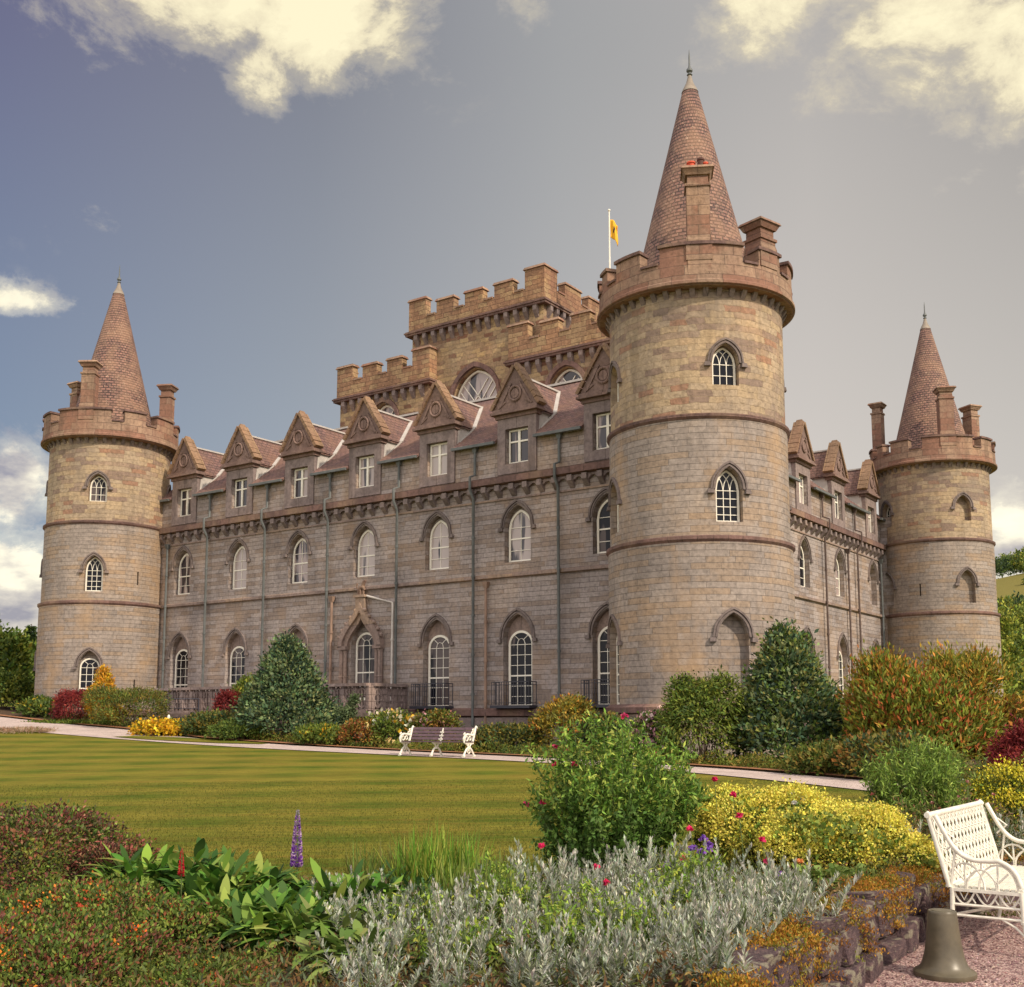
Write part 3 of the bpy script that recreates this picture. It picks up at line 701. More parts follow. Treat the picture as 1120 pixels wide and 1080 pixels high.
# terrace with a pierced parapet in front of the entrance
mb = MB(); tx0, tx1, ty = -30.0, -15.2, -1.2
mb.box(tx0, tx1, ty, E1, -.4, 1.75); mb.box(tx0-.12, tx1+.12, ty-.12, E1, 1.75, 1.93)
ter = obj('terrace', mb.mesh(), 'interior_stone', castle, (0, 0, 0))
def balustrade(p, q, z0, z1):
    p = Vector(p+(0,)); q = Vector(q+(0,)); L = (q-p).length; d = (q-p)/L; mb = MB(); n = max(1, round(L/.72))
    mb.bar(p+Vector((0, 0, z0+.07)), q+Vector((0, 0, z0+.07)), .24, .14); mb.bar(p+Vector((0, 0, z1-.06)), q+Vector((0, 0, z1-.06)), .34, .13)
    for k in range(n+1):
        c = p+d*L*k/n; mb.bar(c+Vector((0, 0, z0+.1)), c+Vector((0, 0, z1-.1)), .17, .17)
        if k < n:
            a = c; b = p+d*L*(k+1)/n; m_ = (a+b)/2; zc = (z0+z1)/2
            ring = [m_+d*(.25*math.cos(t*PI/6))+Vector((0, 0, zc+(z1-z0-.3)*.44*math.sin(t*PI/6))) for t in range(13)]
            mb.tube(ring, .055, 6); hh = (z1-z0)/2-.12
            for s in (-1, 1):
                mb.bar(m_+d*s*.16+Vector((0, 0, zc+.1)), m_+d*s*.30+Vector((0, 0, zc+hh)), .09, .12); mb.bar(m_+d*s*.16+Vector((0, 0, zc-.1)), m_+d*s*.30+Vector((0, 0, zc-hh)), .09, .12)
            mb.bar(m_+Vector((0, 0, zc-hh)), m_+Vector((0, 0, zc+hh)), .07, .1)
    return mb.mesh()
o = obj('balustrade', balustrade((tx0+.1, ty+.15), (tx1-.1, ty+.15), 1.93, 3.2), 'carved', castle, (0, 0, 0)); o['label'] = 'pierced carved stone parapet of the entrance terrace'
obj('balustrade', balustrade((tx1-.1, ty+.35), (tx1-.1, E1-.1), 1.93, 3.2), 'carved', castle, (0, 0, 0))
obj('balustrade', balustrade((tx0+.1, ty+.35), (tx0+.1, E1-.1), 1.93, 3.2), 'carved', castle, (0, 0, 0))

# iron balcony rails before the french windows
def rail(wid, dep, h):
    mb = MB(); P = [(-wid, 0), (-wid, -dep), (wid, -dep), (wid, 0)]
    for z in (.08, h-.12, h):
        for a, b in zip(P, P[1:]): mb.bar((a[0], a[1], z), (b[0], b[1], z), .022 if z < h else .035)
    n = 15
    for k in range(n+1):
        x = -wid+2*wid*k/n; mb.bar((x, -dep, 0), (x, -dep, h), .02)
    for s in (-1, 1):
        for y in (-dep*.5, 0): mb.bar((s*wid, y, 0), (s*wid, y, h), .03)
    mb.box(-wid-.06, wid+.06, -dep-.05, .02, -.14, -.02)
    return mb.mesh()
RM = rail(.95, .55, .95)
for b in (BX[4], BX[5], BX[6]): obj('balcony_rail', RM, 'iron', castle, (b, E1, 2.24))
obj('balcony_rail', RM, 'iron', castle, (BX[0]+.2, E1, 2.24))

# ------------------------------------------------------------------ round towers
WIN_A = [-45.5]
def tower(cx, cy, chims, lab, blind=(), finz=27.2, windows=(-45.5, -133.0, 44.5, 137.0), slits=(-5.0, -92.5)):
    n = 144
    prof = [(3.38, -.8), (3.38, 2.06), (3.34, 2.10)] + [(3.34, 2.10+k*.93) for k in range(1, 7)] + [(3.26, 7.74)] + [(3.26, 7.74+k*.85) for k in range(1, 6)] + [(3.20, 12.0)] + [(3.20, 12.0+k*.93) for k in range(1, 6)] + [(3.20, 17.0)]
    mb = MB(); mb.lathe(prof, n); me = mb.mesh('tower', uv=None)
    cut = MB(); specs = []
    for wa in windows:
        a = R_(wa); key = (round(wa) == -46 or round(wa) == -45)
        for lvl, (z0, hs, hw, rise) in enumerate(((2.16, 2.20, .50, .76), (8.30, 1.12, .44, .72), (13.10, .80, .44, .62))):
            specs.append((a, lvl, z0, hs, hw, rise))
            s = len(cut.v); rr = (3.34, 3.26, 3.20)[lvl]
            cut.prism(arch_poly(pointed(hw+.04, rise+.05, 9), z0, z0+hs), -rr-.6, -rr+REC+.02); cut.xf(RZ(a+PI/2), s)
    for sa in slits:
        for z0 in (3.0, 8.75):
            s = len(cut.v); cut.box(-.045, .045, -4.2, -3.0, z0, z0+.72); cut.xf(RZ(R_(sa)+PI/2), s)
    me = boolean_cut(me, cut); setuv(me, 'cyl', 3.3)
    me.materials.append(MATS['ashlar_tower']); me.materials.append(MATS['rubble'])
    for p in me.polygons: p.material_index = 1 if p.center.z > 12.05 else 0
    tw = obj('round_tower', me, None, castle, (cx, cy, 0)); tw['label'] = lab
    def sub(nm, m_, mat, label=None, rz=0):
        o = obj(nm, m_, mat, tw, (0, 0, 0), rz, local=True)
        if label: o['label'] = label
        return o
    for a, lvl, z0, hs, hw, rise in specs:
        rr = (3.34, 3.26, 3.20)[lvl]; rz = a+PI/2; d = Vector((math.cos(a), math.sin(a), 0))
        hm = sh(('th', lvl), lambda: hood(hw+.04, rise+.05, 0, wid=.06, gap=.12, bendR=rr))
        o = sub('hood_mould', hm, 'dark_trim', rz=rz); o.location = d*rr+Vector((0, 0, z0+hs))
        if lvl in blind and abs(math.degrees(a)+45.5) < 1: continue
        kind = ('french', 'gothic2', 'gothic')[lvl]
        if lvl == 0: me_ = sh('tw0', lambda: frame_mesh('french', .50, 2.15, .50))
        elif lvl == 1: me_ = sh('tw1', lambda: frame_mesh('gothic2', hw, hs, rise, fw=.075))
        else: me_ = sh('tw2', lambda: frame_mesh('gothic', hw, hs, rise, fw=.075))
        if not me_.materials: me_.materials.append(MATS['white_paint']); me_.materials.append(MATS['glass'])
        o = sub('window', me_, None, rz=rz); o.location = d*(rr-REC-.015)+Vector((0, 0, z0))
    # rings
    ringp = lambda r, z, o, h: [(r-.06, z-h), (r+o*.5, z-h), (r+o, z-h*.3), (r+o, z+h*.5), (r-.06, z+h)]
    for r, z, o_, h in ((3.26, Z_STR, .16, .13), (3.20, 12.0, .15, .12)):
        mb = MB(); mb.lathe(ringp(r, z, o_, h), 96, caps=False); me_ = sh(('ring', z), lambda: mb.mesh(uv=None)); setuv(me_, 'cyl'); sub('string_course', me_, 'red_trim')
    def plinth():
        mb = MB(); mb.lathe([(3.34, 1.80), (3.52, 1.86), (3.52, 2.05), (3.34, 2.16)], 96, caps=False); me_ = mb.mesh(uv=None); setuv(me_, 'cyl'); return me_
    sub('plinth_course', sh('tplinth', plinth), 'red_trim')
    def corb():
        mb = MB(); N = 44
        for k in range(N):
            s = len(mb.v); mb.add([(3.18, -.09, 16.24), (3.18, .09, 16.24), (3.18, .09, 16.56), (3.18, -.09, 16.56), (3.32, -.09, 16.42), (3.32, .09, 16.42), (3.40, .09, 16.56), (3.40, -.09, 16.56)],
                   [(4, 5, 6, 7), (0, 1, 5, 4), (0, 4, 7, 3), (1, 2, 6, 5), (0, 3, 2, 1)]); mb.xf(RZ(2*PI*k/N), s)
        return mb.mesh()
    sub('corbel_table', sh('tcorb', corb), 'grey_trim')
    MER = [(-83.4, -36), (-25, -6.5), (5, 28), (40, 62), (74, 122), (134, 154), (165, 190), (201, 221), (233, 252), (262, 265.5)]
    MER = [(-83.4, -36), (-25, -6.5), (5, 28), (40, 62), (74, 122), (134, 154), (165, 188), (199, 214.5), (225, 234.5), (245, 264)]
    def par():
        mb = MB(); mb.lathe([(3.1, 16.52), (3.58, 16.54), (3.68, 16.60), (3.68, 16.70), (3.60, 16.76), (3.58, 17.42), (3.08, 17.42), (3.08, 16.52)], 120, caps=False)
        for a0, a1 in MER:
            m_ = max(3, int((a1-a0)/4)); mb.sect(3.10, 3.575, 17.40, 18.02, R_(a0), R_(a1), m_)
        me_ = mb.mesh(uv=None); setuv(me_, 'cyl'); return me_
    pr = sub('parapet', sh('tpar', par), 'parapet_stone')
    def cop():
        mb = MB(); ms = MER
        for a0, a1 in ms: mb.sect(3.03, 3.65, 18.0, 18.12, R_(a0-.8), R_(a1+.8), max(3, int((a1-a0)/4)))
        for i in range(len(ms)):
            a0 = ms[i][1]; a1 = ms[(i+1) % len(ms)][0] + (360 if i == len(ms)-1 else 0)
            mb.sect(3.05, 3.64, 17.405, 17.49, R_(a0+.9), R_(a1-.9), 3)
        me_ = mb.mesh(uv=None); setuv(me_, 'cyl'); return me_
    sub('coping', sh('tcop', cop), 'red_trim')
    def cone():
        mb = MB(); mb.lathe([(2.62, 16.9), (2.46, 17.05), (2.37, 17.3)] + [(2.37-(2.37-.30)*k/12, 17.3+(25.72-17.3)*k/12) for k in range(1, 13)], 96); me_ = mb.mesh(uv=None); setuv(me_, 'cone', 1.55); me_.shade_smooth(); return me_
    sub('spire', sh('cone', cone), 'spire_tiles')
    def cap():
        mb = MB(); mb.lathe([(.325, 25.70), (.28, 25.82), (.15, 26.08), (.09, 26.3), (.07, 26.4)], 24); return mb.mesh(sharp=40)
    sub('lead_cap', sh('cap', cap), 'lead_pale')
    def fin():
        mb = MB(); mb.lathe([(.07, 26.4), (.11, 26.44), (.06, 26.5), (.06, 26.53), (.12, 26.59), (.12, 26.66), (.06, 26.74), (.035, 26.85), (.03, 27.2), (.006, 27.5)], 16); return mb.mesh(sharp=40)
    sub('finial', sh('fin', fin), 'pipe_grey')
    mb = MB(); mb.lathe([(3.1, 16.95), (2.4, 17.0)], 48, caps=False); sub('gutter', sh('tgut', lambda: mb.mesh()), 'lead')
    for ca, rad, zt, wd, dp, big in chims:
        a = R_(ca); mb = MB(); h_ = wd/2; k_ = dp/2
        if big:
            mb.box(-h_-.05, h_+.05, -(3.60-rad), k_+.02, 17.45, 18.2); mb.frus(-h_-.05, h_+.05, -(3.595-rad), k_+.02, 18.2, 18.45, .06)
        mb.box(-h_, h_, -k_, k_, 17.0, zt-.62); mb.box(-h_-.05, h_+.05, -k_-.05, k_+.05, zt-.72, zt-.62); mb.box(-h_+.04, h_-.04, -k_+.04, k_-.04, zt-.62, zt-.30)
        mb.frus(-h_-.13, h_+.13, -k_-.13, k_+.13, zt-.10, zt-.30, .10); mb.frus(-h_-.17, h_+.17, -k_-.17, k_+.17, zt-.10, zt, .05)
        d = Vector((math.cos(a), math.sin(a), 0))
        c = sub('chimney', mb.mesh(), 'parapet_stone', rz=a+PI/2); c.location = d*rad
        if big == 2:
            for xx, mt, hh, rr in ((-.2, 'pot_red', .34, .13), (.14, 'pot_dark', .46, .11), (.30, 'pot_red', .30, .09)):
                mb = MB(); mb.lathe([(rr*1.1, 0), (rr*1.1, .05), (rr*.9, .1), (rr, hh*.8), (rr*1.25, hh*.85), (rr*1.2, hh)], 14)
                obj('chimney_pot', mb.mesh(sharp=40), mt, c, (xx, 0, zt-.02), 0, local=True)
        elif big == 3:
            mb = MB(); mb.lathe([(.26, 0), (.2, .08), (.17, .14)], 14); obj('chimney_pot', mb.mesh(), 'pot_red', c, (0, 0, zt-.02), 0, local=True)
    return tw
tower(0, 0, [(-61, 3.25, 20.86, .80, .66, 2), (-17, 3.2, 19.2, .78, .74, 3)], 'nearest round corner tower, largest in view', blind=(0,), slits=())
tower(AX, 0, [(-57, 3.25, 20.66, .70, .62, 1), (-177, 3.2, 21.0, .62, .6, 0), (27, 3.2, 20.2, .60, .6, 0)], 'round corner tower at the left end of the long front', slits=(-5.0,))
tower(0, BY, [(-60, 3.25, 20.98, .80, .66, 1), (56, 3.2, 21.1, .78, .6, 0), (-182, 3.2, 21.5, .64, .6, 0)], 'round corner tower at the far right', blind=(1, 2), slits=(-92.5,))
tower(AX, BY, [(-60, 3.25, 20.8, .80, .66, 1)], 'round corner tower hidden behind the castle')

# ------------------------------------------------------------------ the keep
def battle(mb, cop, x0, x1, y0, y1, zc, zn, zm, zk, nx, ny, th=.45):
    """parapet with merlons round a rectangle; zc cornice, zn crenel, zm merlon, zk corner merlon"""
    mb.box(x0, x1, y0, y0+th, zc, zn); mb.box(x0, x1, y1-th, y1, zc, zn); mb.box(x0, x0+th, y0+th, y1-th, zc, zn); mb.box(x1-th, x1, y0+th, y1-th, zc, zn)
    def run(a, b, n):
        cw = 1.25; L = b-a; gapn = n-1; mw = (L-2*cw-(n-1)*.78)/(n-2) if n > 2 else 0; out = []; t = a
        for k in range(n):
            w_ = cw if k in (0, n-1) else mw; out.append((t, t+w_, k in (0, n-1))); t += w_+.78
        return out
    for a, b, c in run(x0, x1, nx):
        for ya, yb in ((y0, y0+th), (y1-th, y1)):
            z = zk if c else zm; e = .003
            mb.box(a+e, b-e, ya+e, yb-e, zn, z); cop.frus(a-.08, b+.08, ya-.08, yb+.08, z, z+.15, .07)
    for a, b, c in run(y0, y1, ny):
        for xa, xb in ((x0, x0+th), (x1-th, x1)):
            if c: a2, b2 = (a+th, b) if a == y0 else (a, b-th)
            else: a2, b2 = a, b
            z = (zk if c else zm)-.002; mb.box(xa+.004, xb-.004, a2, b2, zn, z); cop.frus(xa-.07, xb+.07, a2-.04, b2+.07, z, z+.14, .06)
    for a, b in zip(run(x0, x1, nx), run(x0, x1, nx)[1:]):
        for ya, yb in ((y0, y0+th), (y1-th, y1)): cop.box(a[1]+.09, b[0]-.09, ya-.05, yb+.05, zn+.002, zn+.10)
    for a, b in zip(run(y0, y1, ny), run(y0, y1, ny)[1:]):
        for xa, xb in ((x0, x0+th), (x1-th, x1)): cop.box(xa-.05, xb+.05, a[1]+.09, b[0]-.06, zn+.003, zn+.101)
def corbels(par, x0, x1, y0, y1, z0, z1, pr=.26, step=.62):
    def one():
        mb = MB(); h = z1-z0; mb.add([(-.12, .01, 0), (.12, .01, 0), (.12, .01, h), (-.12, .01, h), (-.12, -pr, h/2+.05), (.12, -pr, h/2+.05), (.12, -pr, h), (-.12, -pr, h)], [(4, 5, 6, 7), (0, 1, 5, 4), (0, 4, 7, 3), (1, 2, 6, 5)]); return mb.mesh()
    me = sh('kcorb', one)
    n = int((x1-x0)/step)
    for k in range(n): obj('corbel', me, 'grey_trim', par, (x0+.1+(x1-x0-.2)*(k+.5)/n, y0, z0))
    n = int((y1-y0)/step)
    for k in range(n): obj('corbel', me, 'grey_trim', par, (x1, y0+.1+(y1-y0-.2)*(k+.5)/n, z0), PI/2)
def kblock(lab, x0, x1, y0, y1, zc, zn, zm, zk, nx, ny, wins):
    mb = MB(); mb.box(x0, x1, y0, y1, 15.5, zc-.2); me = mb.mesh(uv=None)
    cut = MB()
    for xw, z0, hs, a, rise in wins:
        s = len(cut.v); cut.prism(arch_poly(pointed(a, rise, 10), z0, z0+hs), -.5, .35); cut.xf(Matrix.Translation((xw, y0, 0)), s)
    if wins: me = boolean_cut(me, cut)
    if me.uv_layers: me.uv_layers.remove(me.uv_layers[0])
    setuv(me)
    k = obj('keep', me, 'rubble_orange', castle, (0, 0, 0)); k['label'] = lab
    def sub(nm, m_, mat):
        return obj(nm, m_, mat, k, (0, 0, 0), 0)
    mb = MB(); mb.box(x0-.30, x1+.30, y0-.30, y1+.30, zc-.2, zc+.06); mb.box(x0-.36, x1+.36, y0-.36, y1+.36, zc-.08, zc); sub('cornice', mb.mesh(), 'red_trim')
    corbels(k, x0, x1, y0, y1, zc-.85, zc-.2)
    mb = MB(); cp = MB(); battle(mb, cp, x0-.16, x1+.16, y0-.16, y1+.16, zc+.06, zn, zm, zk, nx, ny); sub('parapet', mb.mesh(), 'keep_parapet'); sub('coping', cp.mesh(), 'parapet_stone')
    for xw, z0, hs, a, rise in wins:
        mbh = hood(a, rise, hs, wid=.22, gap=.06, pro=.14, stops=False); obj('hood_mould', mbh, 'red_trim', k, (xw, y0, z0))
        mb = MB(); cv = [(x*.97, z*.97) for x, z in pointed(a, rise, 12)]; i2 = [(x*(a-.12)/a, z*(rise-.12)/rise) for x, z in cv]
        mb.strip([(x, z+hs) for x, z in i2], [(x, z+hs) for x, z in cv], -.10, 0); mb.box(-a+.03, a-.03, -.1, 0, 0, .1)
        for s in (-1, 1): xa, xb = sorted((s*a*.97, s*(a-.12)*.97)); mb.box(xa, xb, -.1, 0, .1, hs)
        Rr = ((rise*rise/a/a+1)/2)*a
        for x0_ in [a*q for q in (-.9, -.6, -.3, 0, .3, .6, .9)]:
            for s in (-1, 1):
                P = [(x0_+s*t*.12, -.05, hs*.2+t*.16+x0_*0) for t in range(26)]
                P = [p for p in P if abs(p[0]) < a-.1 and p[2] < hs+archz(cv, p[0])-.06]
                if len(P) > 1: mb.bar(P[0], P[-1], .05, .05)
        mb.mi = 1; mb.prism([(cv[0][0], .01)]+[(x, z+hs) for x, z in cv]+[(cv[-1][0], .01)], -.02, -.008)
        me_ = mb.mesh(); o = obj('window', me_, ['white_paint', 'glass_light'], k, (xw, y0+.345, z0))
    return k
kblock('tall middle block of the keep with corner merlons', -22.5, -13.5, 10.0, 22.6, 23.5, 24.28, 24.98, 25.35, 5, 6, [(-18.0, 17.0, 1.75, 1.55, 1.92)])
kblock('lower left wing of the keep', -27.6, -20.85, 9.5, 23.1, 20.35, 21.3, 22.0, 22.2, 4, 6, [(-24.2, 17.0, 1.4, 1.0, 1.2)])
kblock('lower right wing of the keep', -15.15, -8.4, 9.503, 23.103, 20.30, 21.3, 22.0, 22.2, 4, 6, [(-11.8, 17.0, 1.2, 1.05, 1.25)])

# flag
fx_, fy_ = -9.7, 10.4
fp = tag(empty('flagpole', (fx_, fy_, 20.4)), 'white flagpole on the castle roof flying a small yellow and black flag', 'flagpole')
mb = MB(); mb.tube([(0, 0, 0), (0, 0, 7.15)], [.06, .035], 8); mb.lathe([(.01, 7.13), (.07, 7.17), (.07, 7.23), (.01, 7.28)], 10); obj('pole', mb.mesh(sharp=40), 'white_paint', fp, (0, 0, 0), local=True)
m, nt, p = newmat('flag_cloth')
g = nd(nt, 'ShaderNodeTexCoord').outputs['UV']; s_ = nd(nt, 'ShaderNodeSeparateXYZ'); nt.links.new(g, s_.inputs[0])
u_, v_ = s_.outputs[0], s_.outputs[1]
d1 = mth(nt, 'LESS_THAN', mth(nt, 'ABSOLUTE', mth(nt, 'SUBTRACT', mth(nt, 'SUBTRACT', u_, .5), mth(nt, 'MULTIPLY', mth(nt, 'SUBTRACT', v_, .5), .8))), .10)
d2 = mth(nt, 'LESS_THAN', mth(nt, 'ADD', mth(nt, 'POWER', mth(nt, 'MULTIPLY', mth(nt, 'SUBTRACT', u_, .5), 2.6), 2.0), mth(nt, 'POWER', mth(nt, 'MULTIPLY', mth(nt, 'SUBTRACT', v_, .52), 2.2), 2.0)), .30)
setin(nt, p, 'Base Color', mix(nt, mth(nt, 'MULTIPLY', d1, d2), (.80, .42, .02), (.02, .02, .02))); p.inputs['Roughness'].default_value = .8
NU, NV = 16, 12; vs = []; uvs = []; fs = []
for i in range(NU+1):
    for j in range(NV+1):
        u, v = i/NU, j/NV; dr = u*u*.45
        vs.append((.05+.38*u+.02*math.sin(v*6), .10*math.sin(u*7+v*2)*u*2, 5.75+.95*v-dr*.7-.75*u*(1-v)*.2)); uvs.append((u, v))
for i in range(NU):
    for j in range(NV): a = i*(NV+1)+j; fs.append((a, a+NV+1, a+NV+2, a+1))
me = bpy.data.meshes.new('flag'); me.from_pydata(vs, [], fs); ul = me.uv_layers.new(name='UVMap')
for l in me.loops: ul.data[l.index].uv = uvs[l.vertex_index]
me.shade_smooth(); o = obj('flag', me, 'flag_cloth', fp, (0, 0, 0), local=True); o.rotation_euler = (0, 0, YAW-.1); 
md = o.modifiers.new('t', 'SOLIDIFY'); md.thickness = .01
# ------------------------------------------------------------------ ground, lawn, path
def sheet(name, xs, ys, zf, mat, off=0.0, kind='structure'):
    Xg, Yg = np.meshgrid(xs, ys, indexing='ij'); Zg = zf(Xg, Yg)+off; nx, ny = Xg.shape
    me = bpy.data.meshes.new(name); v = np.stack([Xg, Yg, Zg], -1).reshape(-1, 3)
    i, j = np.meshgrid(np.arange(nx-1), np.arange(ny-1), indexing='ij'); a = (i*ny+j).ravel()
    f = np.stack([a, a+ny, a+ny+1, a+1], -1)
    me.from_pydata(v.tolist(), [], f.tolist()); me.shade_smooth()
    return tag(obj(name, me, mat), kind=kind)
def loft(name, A, B, mat, off, n=90, m=8, kind='structure'):
    def res(P, n):
        P = np.array(P, float); s = np.r_[0, np.cumsum(np.hypot(*np.diff(P, axis=0).T))]; t = np.linspace(0, s[-1], n)
        # catmull like smoothing through cubic resample
        x = np.interp(t, s, P[:, 0]); y = np.interp(t, s, P[:, 1]); k = 7
        for _ in range(2):
            x = np.convolve(np.pad(x, k//2, 'edge'), np.ones(k)/k, 'valid'); y = np.convolve(np.pad(y, k//2, 'edge'), np.ones(k)/k, 'valid')
        x[0], y[0] = P[0]; x[-1], y[-1] = P[-1]; return np.stack([x, y], -1)
    a, b = res(A, n), res(B, n); u = np.linspace(0, 1, m)[None, :, None]
    P = a[:, None]*(1-u)+b[:, None]*u; z = G(P[..., 0], P[..., 1])+off
    v = np.concatenate([P, z[..., None]], -1).reshape(-1, 3)
    i, j = np.meshgrid(np.arange(n-1), np.arange(m-1), indexing='ij'); q = (i*m+j).ravel()
    me = bpy.data.meshes.new(name); me.from_pydata(v.tolist(), [], np.stack([q, q+m, q+m+1, q+1], -1).tolist())
    if me.polygons[0].normal.z < 0: me.flip_normals()
    me.shade_smooth(); return tag(obj(name, me, mat), kind=kind)
def groundmat(name, stripes):
    m, nt, p = newmat(name); O = nd(nt, 'ShaderNodeNewGeometry').outputs['Position']
    rot = mapping(nt, O, rot=(0, 0, -YAW-.05))
    sp = nd(nt, 'ShaderNodeSeparateXYZ'); nt.links.new(rot, sp.inputs[0])
    base = ramp(nt, noise(nt, O, .55, 6, .65), [(.3, (.090, .125, .012)), (.5, (.130, .142, .017)), (.72, (.20, .158, .026))])
    if stripes:
        wob = noise(nt, mapping(nt, rot, scale=(.06, .8, 1)), 1.0, 3, .5)
        s = mth(nt, 'SINE', mth(nt, 'MULTIPLY', mth(nt, 'ADD', sp.outputs[1], mth(nt, 'MULTIPLY', wob, .9)), 2.4))
        base = mix(nt, mth(nt, 'MULTIPLY_ADD', s, .5, .5), mix(nt, .7, base, (.066, .108, .009)), mix(nt, .7, base, (.215, .190, .028)))
        s2 = mth(nt, 'SINE', mth(nt, 'MULTIPLY', mth(nt, 'ADD', sp.outputs[0], mth(nt, 'MULTIPLY', wob, .6)), 2.6))
        base = mix(nt, mth(nt, 'MULTIPLY_ADD', s2, .22, .22), base, (.20, .165, .025))
        # worn flecks drawn out along the mower's way
        fl = noise(nt, mapping(nt, rot, scale=(.35, 3.2, 1)), 1.0, 5, .6)
        base = mix(nt, ramp(nt, fl, [(.50, 0.0), (.68, .55)]), base, (.20, .128, .025))
        fm = noise(nt, mapping(nt, rot, scale=(1.3, 7.0, 1)), 1.0, 5, .7)
        base = mix(nt, 1.0, base, ramp(nt, fm, [(.34, .70), (.5, 1.0), (.66, 1.30)]), 'MULTIPLY')
        base = mix(nt, ramp(nt, fl, [(.30, .45), (.44, 0.0)]), base, (.04, .065, .006))
    if not stripes:
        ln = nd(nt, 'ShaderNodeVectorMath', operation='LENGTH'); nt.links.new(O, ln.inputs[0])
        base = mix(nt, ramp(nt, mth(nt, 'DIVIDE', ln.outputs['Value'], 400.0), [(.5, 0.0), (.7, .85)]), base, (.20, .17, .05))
    f = noise(nt, O, 28.0, 4, .7); base = mix(nt, 1.0, base, ramp(nt, f, [(.3, .72), (.7, 1.3)]), 'MULTIPLY')
    setin(nt, p, 'Base Color', base); p.inputs['Roughness'].default_value = .95; p.inputs['Specular IOR Level'].default_value = .1
    bump(nt, p, mth(nt, 'ADD', noise(nt, O, 60.0, 3, .7), f), .6, .03); return m
groundmat('rough_grass', False); groundmat('lawn_grass', True)
def gravelmat(name, a, b, c, sc=55.0):
    m, nt, p = newmat(name); O = nd(nt, 'ShaderNodeNewGeometry').outputs['Position']
    vo = nd(nt, 'ShaderNodeTexVoronoi'); vo.inputs['Scale'].default_value = sc; nt.links.new(O, vo.inputs['Vector'])
    s = nd(nt, 'ShaderNodeSeparateXYZ'); nt.links.new(vo.outputs['Color'], s.inputs[0])
    col = ramp(nt, s.outputs[0], [(.1, a), (.5, b), (.9, c)])
    n = noise(nt, O, 1.3, 4, .6); col = mix(nt, 1.0, col, ramp(nt, n, [(.3, .82), (.7, 1.12)]), 'MULTIPLY')
    setin(nt, p, 'Base Color', col); p.inputs['Roughness'].default_value = .9
    bump(nt, p, mth(nt, 'MULTIPLY', vo.outputs['Distance'], -1.0), 1.0, .012)
gravelmat('gravel', (.16, .085, .085), (.33, .20, .185), (.50, .36, .32))
gravelmat('path_gravel', (.42, .33, .30), (.50, .40, .36), (.58, .48, .43), 30)
# a dense grid where the camera looks, coarse to the horizon
def axis(dense0, dense1, st, far):
    d = list(np.arange(dense0, dense1+.01, st)); o = [st*1.5**k for k in range(1, 40)]
    L = []; c = dense0
    for s in o:
        c -= s
        if c < -far: break
        L.append(c)
    Rr = []; c = dense1
    for s in o:
        c += s
        if c > far: break
        Rr.append(c)
    return np.array(L[::-1]+d+Rr)
def hillz(x, y):
    hx, hy = LD(330, 430); r2 = ((x-hx)**2+(y-hy)**2); h = 80*np.exp(-r2/(235.0**2)); far = np.hypot(x+18, y-16)
    hx2, hy2 = LD(-500, 900); h2 = 34*np.exp(-((x-hx2)**2+(y-hy2)**2)/(420.0**2))
    return (h+h2)*sstep((far-75)/60)
sheet('ground', axis(-62, 34, .6, 2200), axis(-46, 14, .6, 2200), lambda x, y: G(x, y)+hillz(x, y)-.06, 'rough_grass')
front_edge = [(-46, -9.0), (-34, -9.1), (-28, -9.2), (-20, -9.2), (-10, -9.3), (-2, -9.5), (4, -10.4), (8, -12.3), (11, -14.2), (15, -17), (20, -20.5), (25, -25)]
back_edge = [(-46, -5.2), (-34, -5.3), (-25, -5.3), (-22, -6.1), (-19, -6.9), (-10, -7.0), (-2, -7.2), (4.3, -8.5), (8.8, -10.4), (12.2, -12.7), (16.4, -15.7), (21.4, -19.2), (27.4, -25)]
near_edge = [LD(l_, 8.6) for l_ in (-36, -24, -14, -8, -3, 0, 3)]+[LD(5.5, 11.5), LD(8.5, 12)]
loft('lawn', near_edge, front_edge, 'lawn_grass', -.01, 120, 40)
loft('path', front_edge, back_edge, 'path_gravel', .012, 120, 8)
isl = [(-22.6, -8.6), (-20.5, -8.7), (-17, -8.2), (-15, -7.4)]; isl2 = [(-22.6, -7.6), (-20.8, -6.9), (-17, -6.8), (-15, -7.0)]
loft('verge', isl, isl2, 'lawn_grass', .035, 30, 4)
wall_line = [(-46, E1+.3), (-30, E1+.3), (-10, E1+.3), (0, E1+.3), (3, 3), (10, 6), (20, 6), (30, 2)]
be2 = [(x+.02, y+.12) for x, y in back_edge]
loft('border_soil', be2, wall_line, 'soil', .03, 90, 14)
plain('edge_red', (.30, .145, .075), .95, .1, var=.35, sc=5, b=.02)
off_edge = [(x+.25*(x > 2), y+.42) for x, y in be2]
loft('border_edging', be2, off_edge, 'edge_red', .06, 120, 3)
